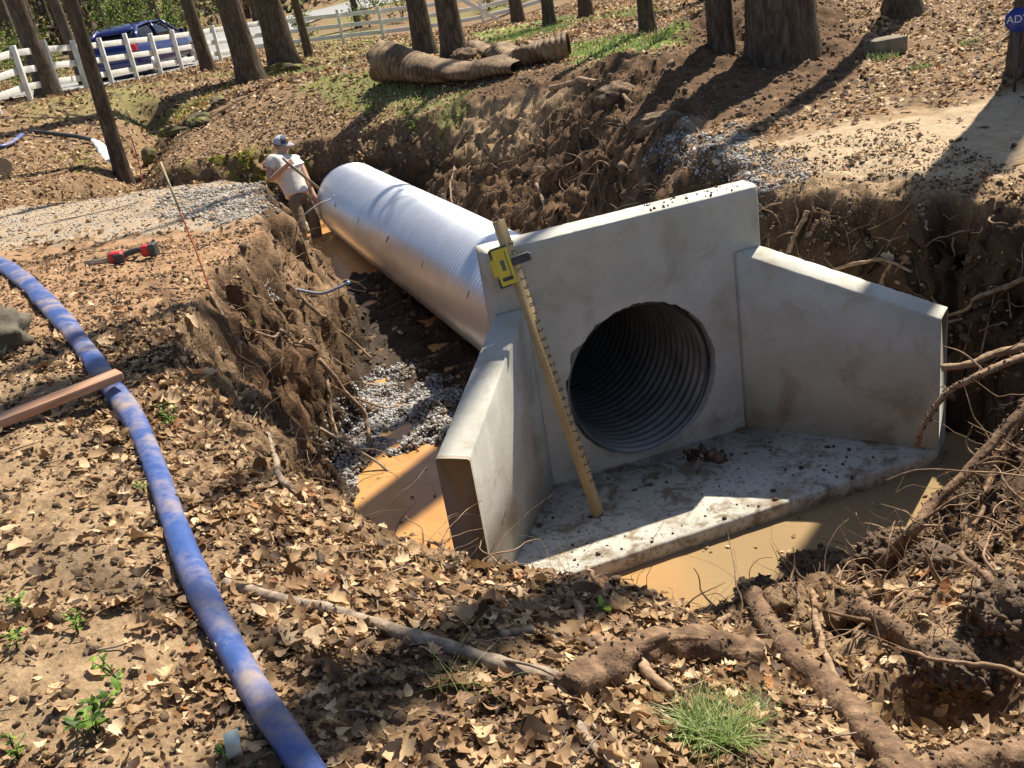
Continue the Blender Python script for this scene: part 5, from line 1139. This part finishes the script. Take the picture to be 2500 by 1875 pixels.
# loose twigs and shreds on the foreground litter
x, y = scatter(700, -3, 2.4, 1.4, 6.0, lambda x, y: .3 + .7 * mf['lit'](x, y), rr5); g = Geo(); z = zat(x, y)
for i in range(len(x)):
    if z[i] < -1.4: continue
    a = rr5.uniform(0, 6.28); L = rr5.gamma(3, .03); c_ = np.array([x[i], y[i], z[i] + .018]); d = np.array([math.cos(a), math.sin(a), rr5.normal(0, .15)]) * L / 2
    g.tube(smooth_path([c_ - d, c_ + rr5.normal(0, .006, 3), c_ + d], 6), np.linspace(.0022, .001, 6) * rr5.uniform(.6, 2), 5, cap=False)
tag(g.build('twigs', M['stick'], None), 'small broken twigs sprinkled over the leaves', kind='stuff')
# mud lumps
CL = []
def dress(o, n, sz):
    me = o.data if o.type == 'MESH' else o.children[0].data; mw = np.array(o.matrix_basis if o.type == 'MESH' else Matrix.Translation(o.location)); co = np.empty(len(me.vertices) * 3, np.float32); me.vertices.foreach_get('co', co); co = co.reshape(-1, 3)
    mwv = np.array(Matrix.Translation(o.location) @ o.rotation_euler.to_matrix().to_4x4()); P = co[rr5.integers(0, len(co), n)] @ mwv[:3, :3].T + mwv[:3, 3] + rr5.normal(0, .004, (n, 3)); CL.append((P, rr5.gamma(1.5, sz / 2.2, n).clip(.0015, sz * 1.2)))
def lump(px, py, s, label, sq=(1, .8, .6), seed=0, D=None, up=.2):
    o = rock(px, py, s, label, 'mudlump', 'mud_lump', seed, 'mud lump', sq, up, None if D is None else atd(px, py, D)); return o
M['mudlump'] = basic('wet_mud', [(.3, (.045, .027, .014)), (.5, (.10, .062, .034)), (.7, (.20, .13, .075))], 9, .8, 1.0, .03, 22, useobj=False)
for q, s, lab, sq, sd_ in [((1775, 1215), .17, 'clod of mud and roots rising out of the right pool', (1.1, .8, .5), 31), ((2060, 1230), .15, 'big dark overhanging mud mass right of the pool', (1.1, .9, .7), 34), ((2060, 1440), .10, 'dark lump below the overhanging mud mass', (1.2, .9, .6), 37), ((2190, 1330), .13, 'mud lump at the right edge beside the dark hollow', (1, 1, .8), 39), ((1640, 1290), .10, 'muddy knob at the top end of the largest root', (1, 1, .9), 44), ((1920, 1190), .13, 'small mud lump between the pool and the wing end', (1, .8, .6), 47)]:
    D = None
    p = hit(*q) if q != (1775, 1215) else atz(q[0], q[1] + 18, WATER_Z); dress(rock(0, 0, s, lab, 'mudlump', 'mud_lump', sd_, 'mud lump', sq, .0, p), 500, .014)
for nm_ in ('broken_log', 'root'):
    for o in [q for q in COL.objects if q.name.split('.')[0] == nm_ and q.type == 'EMPTY']:
        me = o.children[0].data
        if len(me.vertices) > 500: dress(o, 420, .006)
P = np.vstack([c[0] for c in CL]); k_ = P[:, 2] > WATER_Z; tag(stones('soil_clods', P[k_], np.concatenate([c[1] for c in CL])[k_], M['mudclod'], rr5), 'crumbly damp soil stuck to the mud lumps and thick roots', kind='stuff')
# dark chunk of bank behind
rock(1330, 205, .22, 'dark soil lump with a black hollow on the spoil', 'clod', 'soil_lump', 51, 'soil lump', (1.3, .7, .5), .1)
rock(1425, 268, .22, 'dark clod of old road base at the top of the soil wall', 'clod', 'soil_lump', 53, 'soil lump', (1.3, .8, .5), .0)
# ------------------------------------------------------------------ sprigs of green
PRn, Qn = leaf_protos(7, np.random.default_rng(3), 'near')
def sprig(px, py, h, nst, label, lsz=.03, spread=.5):
    p = hit(px, py); p[2] = za1(p[0], p[1]); e = empty('seedling', p); g = Geo(); lv_, lq, lr = [], [], []; nn = 0
    for s in range(nst):
        a = rr5.uniform(0, 6.28); hh = h * rr5.uniform(.5, 1); tip_ = np.array([math.cos(a) * hh * spread, math.sin(a) * hh * spread, hh]); P = smooth_path([(0, 0, -.01), tip_ * [.3, .3, .6], tip_], 10); g.tube(P, np.linspace(.0022, .001, 10), 5)
        for k in range(3, 10, 2):
            for sg_ in (-1, 1):
                aa = a + sg_ * 1.3 + rr5.normal(0, .3) + k; L = lsz * rr5.uniform(.7, 1.2); t = np.array([math.cos(aa), math.sin(aa), rr5.uniform(-.1, .5)]); t /= np.linalg.norm(t); nr = np.cross(np.cross(t, [0, 0, 1]), t) + rr5.normal(0, .3, 3); nr /= np.linalg.norm(nr); nr -= (nr @ t) * t; nr /= np.linalg.norm(nr); b3 = np.cross(nr, t)
                R = np.stack([t, b3, nr], 1); B = PRn[(k // 2 * 2) % 10] * L + [L * .5, 0, 0]; B = B * [1, .62, 1]; lv_.append(B @ R.T + P[k]); lq.append(Qn + nn); lr.append(np.full(len(B), rr5.random())); nn += len(B)
    g.build('stems', M['green'], e); mesh_np('leaves', np.vstack(lv_), np.vstack(lq), None, M['green'], e, True, {'rnd': np.concatenate(lr)}); tag(e, label, 'seedling'); return e
sprig(268, 1500, .15, 3, 'tallest leafy green seedling left of the blue hose near the bottom', .034, .35)
sprig(215, 1590, .10, 7, 'bushy cluster of green seedlings at the lower left', .04, .8)
sprig(45, 1315, .06, 3, 'tiny green seedling near the left edge, beside bare soil', .03)
sprig(170, 1370, .07, 4, 'wispy green weed on bare soil left of the blue hose', .022)
sprig(38, 1400, .05, 2, 'pair of small green leaves at the left edge below the tiny seedling', .03)
sprig(375, 930, .12, 4, 'upright green weed just right of the board end', .035, .3)
sprig(440, 770, .06, 3, 'small green weed right of the hose below the dirt shadow', .025)
sprig(300, 800, .05, 4, 'faint green sprout right beside the hose bend above the board', .025)
sprig(545, 715, .10, 3, 'bright green sprig on the root tangle at the trench edge', .022, .4)
sprig(315, 1070, .05, 3, 'small dark green leaves touching the hose edge', .022)
sprig(680, 940, .04, 2, 'tiny bright green leaf on the trench slope', .022)
sprig(500, 1640, .06, 3, 'small green shoots in the leaves near the plastic scrap', .022)
sprig(40, 1640, .07, 4, 'green weed in the bottom left corner', .02)
sprig(1310, 1325, .04, 1, 'single dark green leaf in front of the apron slab', .05)
sprig(890, 300, .35, 6, 'green weeds growing on the shaded leafy slope', .07)
# ------------------------------------------------------------------ car
carp = (-9.25, 33.0); cz_ = float(zbase(*carp)) + .07; ca = empty('car', (carp[0], carp[1], cz_), (0, 0, math.radians(-12)))
tag(ca, 'dark blue hatchback seen behind the white fence on the road', 'car')
m_, nt, b = newmat('car_paint'); b.inputs['Base Color'].default_value = (.006, .012, .12, 1); b.inputs['Metallic'].default_value = .35; b.inputs['Roughness'].default_value = .25; b.inputs['Coat Weight'].default_value = .8; M['paint'] = m_
m_, nt, b = newmat('car_glass'); b.inputs['Base Color'].default_value = (.01, .012, .015, 1); b.inputs['Roughness'].default_value = .05; M['glass'] = m_
M['tyre'] = basic('tyre', [(.3, (.015, .015, .015)), (.7, (.035, .035, .035))], 20, .8, .1); M['rim'] = basic('rim', [(.3, (.4, .4, .42)), (.7, (.6, .6, .62))], 20, .3, 0, metal=.8)
M['taillight'] = basic('taillight', [(.3, (.45, .01, .015)), (.7, (.6, .02, .03))], 9, .2, 0); M['lampwhite'] = basic('lamp_white', [(.3, (.7, .7, .7)), (.7, (.9, .9, .9))], 9, .2, 0)
def loft(name, st, mat, parent, prof, smooth=True):
    V = []
    for (y, w, z0, z1, wt) in st:
        for (a, b_) in prof: V.append((a * (w + (wt - w) * max(0, b_)), y, z0 + (z1 - z0) * b_))
    m0 = len(prof); n = len(st); q = [[i * m0 + j, i * m0 + (j + 1) % m0, (i + 1) * m0 + (j + 1) % m0, (i + 1) * m0 + j] for i in range(n - 1) for j in range(m0)]
    V += [np.mean(V[:m0], 0).tolist(), np.mean(V[-m0:], 0).tolist()]; t = [[n * m0, (j + 1) % m0, j] for j in range(m0)] + [[n * m0 + 1, (n - 1) * m0 + j, (n - 1) * m0 + (j + 1) % m0] for j in range(m0)]
    return mesh_np(name, V, q, t, mat, parent, smooth)
prof = [(-.8, 0), (-.97, .12), (-1, .4), (-.98, .75), (-.9, 1), (.9, 1), (.98, .75), (1, .4), (.97, .12), (.8, 0)]
loft('body', [(-2.15, .70, .42, .80, .66), (-2.12, .80, .30, .95, .76), (-1.9, .87, .22, 1.0, .80), (-1.2, .90, .2, 1.0, .82), (0, .90, .2, .96, .82), (1.1, .90, .2, .92, .80), (1.7, .86, .22, .84, .74), (2.05, .76, .28, .72, .62), (2.15, .60, .38, .60, .52)], M['paint'], ca, prof)
loft('window', [(-1.98, .70, .9, 1.02, .68), (-1.45, .76, .9, 1.36, .60), (-.6, .77, .9, 1.42, .61), (.25, .77, .9, 1.38, .60), (1.05, .72, .88, .96, .66)], M['glass'], ca, prof)
loft('roof', [(-1.75, .50, 1.26, 1.30, .46), (-1.4, .62, 1.34, 1.405, .56), (-.6, .635, 1.40, 1.465, .57), (.15, .62, 1.38, 1.43, .55), (.35, .56, 1.34, 1.37, .5)], M['paint'], ca, prof)
for s in (-1, 1):
    for p0, p1, w_ in [((s * .80, -1.95, .98), (s * .60, -1.35, 1.40), .07), ((s * .80, -.5, .95), (s * .625, -.5, 1.42), .035), ((s * .77, 1.05, .93), (s * .60, .2, 1.39), .045)]:
        g = Geo(); g.tube(np.array([p0, p1]), w_, 8); g.build('pillar', M['paint'], ca)
    g = Geo(); g.box((s * .72, -2.06, .86), (.22, .16, .19)); o = g.build('tail_light', M['taillight'], ca, True, .03)
    g = Geo(); g.box((s * .66, -2.13, .84), (.10, .03, .06)); g.build('reversing_lens', M['lampwhite'], o, True, .01)
    g = Geo(); g.box((s * .95, .75, 1.0), (.16, .09, .11)); g.build('mirror', M['paint'], ca, True, .03)
    for yw in (-1.32, 1.35):
        g = Geo(); th = np.linspace(0, 2 * np.pi, 33); g.tube(np.stack([np.full(33, s * .80), yw + .25 * np.cos(th), .31 + .25 * np.sin(th)], -1), .075, 10, cap=False); w_ = g.build('tyre', M['tyre'], ca)
        g = Geo(); g.tube(np.array([(s * .80, yw, .31), (s * .875, yw, .31)]), .19, 24); g.build('rim', M['rim'], w_)
g = Geo(); g.box((0, -2.15, .45), (1.3, .08, .16)); g.build('bumper', M['paint'], ca, True, .03)
print('CAR rear right', scr(np.array(ca.matrix_world @ Vector((.9, -2.1, 0))) if False else [0, 5, 0]))
_R = Matrix.Rotation(math.radians(-12), 4, 'Z'); _T = Matrix.Translation(Vector((carp[0], carp[1], cz_))) @ _R
for nm, q in (('rear right base', (.9, -2.1, 0)), ('front right base', (.9, 2.1, 0)), ('roof', (0, -.6, 1.45)), ('rear left', (-.9, -2.1, 0))): print('CAR', nm, scr(np.array(_T @ Vector(q))))
# ------------------------------------------------------------------ person
DP = 13.25
def J(px, py, dd=0.): return atd(px, py, DP + dd)
pers = empty('person', J(668, 552)); pers.location.z = -1.72
tag(pers, 'man in white t-shirt, brown trousers and cap working at the far pipe end', 'person')
def skinfig(name, pts, edges, rad, mat, parent, sub=2, rootv=0):
    me = bpy.data.meshes.new(name); o_ = np.array(parent.location); me.from_pydata([tuple(np.array(p) - o_) for p in pts], edges, [])
    o = bpy.data.objects.new(name, me); COL.objects.link(o); sk = o.modifiers.new('s', 'SKIN'); sk.use_smooth_shade = True
    for i, r in enumerate(rad):
        me.skin_vertices[0].data[i].radius = (r, r) if isinstance(r, float) else r
    me.skin_vertices[0].data[rootv].use_root = True
    if sub: ss = o.modifiers.new('ss', 'SUBSURF'); ss.levels = sub; ss.render_levels = sub
    bpy.context.view_layer.update(); dg = bpy.context.evaluated_depsgraph_get(); m2 = bpy.data.meshes.new_from_object(o.evaluated_get(dg)); bpy.data.objects.remove(o)
    m2.name = name; r = link(name, m2, None, parent); m2.materials.clear(); m2.materials.append(mat); m2.polygons.foreach_set('use_smooth', [True] * len(m2.polygons)); return r
M['skin'] = basic('skin', [(.3, (.42, .23, .155)), (.7, (.56, .33, .23))], 10, .5, .05); M['shirt'] = basic('white_cotton', [(.3, (.62, .59, .54)), (.7, (.76, .73, .68))], 6, .9, .5, .02, 9)
M['trousers'] = basic('brown_canvas', [(.3, (.13, .095, .055)), (.7, (.24, .18, .105))], 6, .9, .6, .03, 8); M['hair'] = basic('dark_hair', [(.3, (.02, .013, .008)), (.7, (.06, .04, .025))], 30, .7, .3)
pel, bel, che, nk, jw, hd, ct = J(645, 428), J(635, 395), J(614, 358), J(609, 334), J(612, 324, -.02), J(610, 313), J(609, 304)
rs, re_, rh = J(583, 347, -.10), J(583, 392, -.17), J(622, 355, -.27)
ls, le, lh = J(643, 345, .12), J(662, 384, .05), J(679, 424, -.02)
rhip, rkn, ran, rto = J(636, 432, -.06), J(648, 486, -.12), J(655, 548, -.05), J(668, 556, -.15)
lhip, lkn, lan, lto = J(658, 430, .06), J(680, 484, .02), J(690, 545, .05), J(704, 553, -.05)
fdir = J(680, 322, -.25) - J(610, 312); fdir /= np.linalg.norm(fdir)
nose = hd + fdir * .105 - UP * .012
fing = []
def fingers(h, d, up_):
    d = d / np.linalg.norm(d); sd_ = np.cross(d, up_); sd_ /= np.linalg.norm(sd_); out = []
    for k in range(4): out.append((h + d * .045 + sd_ * (k - 1.5) * .02, h + d * .085 + sd_ * (k - 1.5) * .021 - up_ * .02, h + d * (.085 + .006 * (k in (1, 2))) + sd_ * (k - 1.5) * .021 - up_ * .055))
    out.append((h + d * .015 + sd_ * .045, h + d * .045 + sd_ * .06 - up_ * .02, h + d * .07 + sd_ * .05 - up_ * .045)); return out
pts = [pel, bel, che, nk, jw, hd, ct, rs, re_, rh, ls, le, lh, rhip, rkn, ran, rto, lhip, lkn, lan, lto, nose]
ed = [(0, 1), (1, 2), (2, 3), (3, 4), (4, 5), (5, 6), (2, 7), (7, 8), (8, 9), (2, 10), (10, 11), (11, 12), (0, 13), (13, 14), (14, 15), (15, 16), (0, 17), (17, 18), (18, 19), (19, 20), (5, 21)]
rad = [.10, .09, .10, .062, .072, .092, .075, .062, .042, .028, .062, .042, .028, .085, .055, .04, .04, .085, .055, .04, .04, .022]
for hI, dv in ((9, rh - re_), (12, lh - le)):
    for tr_ in fingers(pts[hI], dv, np.array([.3, -.6, .74])):
        b0 = len(pts); pts += list(tr_); ed += [(hI, b0), (b0, b0 + 1), (b0 + 1, b0 + 2)]; rad += [.011, .010, .0085]
body = skinfig('body', pts, ed, rad, M['skin'], pers)
cr = lambda a, b_, t: a + (b_ - a) * t
skinfig('t_shirt', [cr(bel, pel, .85), bel, cr(bel, che, .6), che, cr(che, nk, .62), cr(che, rs, .85), cr(rs, re_, .52), cr(che, ls, .85), cr(ls, le, .50)], [(0, 1), (1, 2), (2, 3), (3, 4), (3, 5), (5, 6), (3, 7), (7, 8)], [(.185, .185), (.175, .175), (.18, .18), (.18, .18), (.085, .085), (.105, .105), (.088, .088), (.105, .105), (.088, .088)], M['shirt'], pers, 2, 1)
skinfig('trousers', [cr(pel, bel, .25), pel, rhip, rkn, cr(rkn, ran, .9), lhip, lkn, cr(lkn, lan, .9)], [(0, 1), (1, 2), (2, 3), (3, 4), (1, 5), (5, 6), (6, 7)], [(.155, .14), (.16, .145), .115, .085, .075, .115, .085, .075], M['trousers'], pers, 2, 1)
for a, b_ in ((ran, rto), (lan, lto)):
    skinfig('boot', [a + [0, 0, .08], a + [0, 0, -.02], cr(a, b_, .6) + [0, 0, -.04], b_ + [0, 0, -.04]], [(0, 1), (1, 2), (2, 3)], [.06, .06, .05, .045], M['root_dark'], pers, 1)
# head details in a frame looking along fdir
fr_ = frame(fdir); hc = np.array(hd) - np.array(pers.location)
def hp(x, y, z): return hc + fr_ @ np.array([x, y, z])
g = Geo()
for k in range(9):
    th = np.linspace(0, 2 * np.pi, 28, endpoint=False)
V = []; rings = 9
for k in range(rings):
    a = k / (rings - 1) * math.pi / 2
    for t in np.linspace(0, 2 * np.pi, 28, endpoint=False): V.append(hp(.100 * math.cos(a) * math.cos(t), -.01 + .112 * math.cos(a) * math.sin(t), .028 + .098 * math.sin(a) ** .85))
q = [[k * 28 + j, k * 28 + (j + 1) % 28, (k + 1) * 28 + (j + 1) % 28, (k + 1) * 28 + j] for k in range(rings - 1) for j in range(28)]
M['capmesh'] = basic('cap_mesh', [(.3, (.30, .31, .36)), (.7, (.55, .56, .60))], 30, .8, .2); M['capnavy'] = basic('cap_navy', [(.3, (.04, .05, .10)), (.7, (.08, .09, .15))], 20, .8, .1); M['capyellow'] = basic('cap_emblem', [(.3, (.65, .42, .03)), (.7, (.8, .55, .06))], 20, .6, 0); M['capgrey'] = basic('cap_brim', [(.3, (.22, .22, .25)), (.7, (.34, .34, .37))], 20, .8, .1)
cap = mesh_np('cap', V, q, None, M['capmesh'], pers, True)
V = []; K = 12
for k in range(6):
    a = .03 + k / 5 * 1.35
    for j in range(K):
        t = math.pi / 2 + (j / (K - 1) - .5) * 1.9; V.append(hp(.103 * math.cos(a) * math.cos(t), -.01 + .116 * math.cos(a) * math.sin(t), .030 + .099 * math.sin(a) ** .85))
q = [[k * K + j, k * K + j + 1, (k + 1) * K + j + 1, (k + 1) * K + j] for k in range(5) for j in range(K - 1)]
mesh_np('front_panel', V, q, None, M['capnavy'], cap, True)
g = Geo(); g.tube([hp(0, .085, .085), hp(0, .112, .078)], .022, 14); g.build('emblem', M['capyellow'], cap)
g = Geo(); g.tube([hp(-.03, .09, .055), hp(.03, .09, .055)], .012, 8); g.build('lettering_patch', M['lampwhite'], cap)
V = []; 
for k in range(6):
    f = k / 5
    for j in range(14):
        t = math.pi / 2 + (j / 13 - .5) * 1.9 * (1 - .25 * f); r = 1 + .78 * f; zz = .032 - .030 * f + .012 * math.sin(j / 13 * math.pi)
        V.append(hp(.100 * math.cos(t) * (1 + .12 * f), -.01 + .112 * math.sin(t) * r, zz))
q = [[k * 14 + j, k * 14 + j + 1, (k + 1) * 14 + j + 1, (k + 1) * 14 + j] for k in range(5) for j in range(13)]
o = mesh_np('brim', V, q, None, M['capgrey'], cap, True); mo_ = o.modifiers.new('t', 'SOLIDIFY'); mo_.thickness = .004
V = []
for k in range(3):
    for t in np.linspace(math.pi * .95, math.pi * 2.05, 16): V.append(hp(.096 * math.cos(t) * (1 - .04 * k), -.012 + .104 * math.sin(t) * (1 - .05 * k), .032 - .028 * k))
q = [[k * 16 + j, k * 16 + j + 1, (k + 1) * 16 + j + 1, (k + 1) * 16 + j] for k in range(2) for j in range(15)]
mesh_np('hair', V, q, None, M['hair'], pers, True)
for s in (-1, 1):
    g = Geo(); g.tube([hp(s * .034, .082, .008), hp(s * .034, .092, .008)], .010, 10); g.build('eye', M['hair'], pers)
    g = Geo(); g.tube([hp(s * .088, -.005, .015), hp(s * .098, -.012, -.025)], .014, 8); g.build('ear', M['skin'], pers)
g = Geo(); g.tube([hp(-.02, .088, -.052), hp(.02, .088, -.052)], .006, 8); g.build('mouth', basic('lips', [(.3, (.35, .13, .10)), (.7, (.4, .16, .12))], 9, .5, 0), pers)
M['pole'] = basic('pole_wood', [(.3, (.16, .13, .09)), (.7, (.30, .25, .17))], 20, .7, .1)
p0 = J(612, 342, -.30); p1 = J(628, 357, -.33); p2 = J(686, 405, .10); p3 = J(702, 419, .25)
V, Q, T = tube_geo(smooth_path([p0, p1, p2, p3], 24), .019, 10); tag(mesh_np('pole', V, Q, T, M['pole']), 'brown pole held in both hands by the man at the far pipe end', 'pole')
rock(680, 508, .16, 'pale stone in the mud beside the man\'s legs', 'concrete', 'stone', 61, 'stone', (1, .8, .8), .2, J(668, 505, .4))
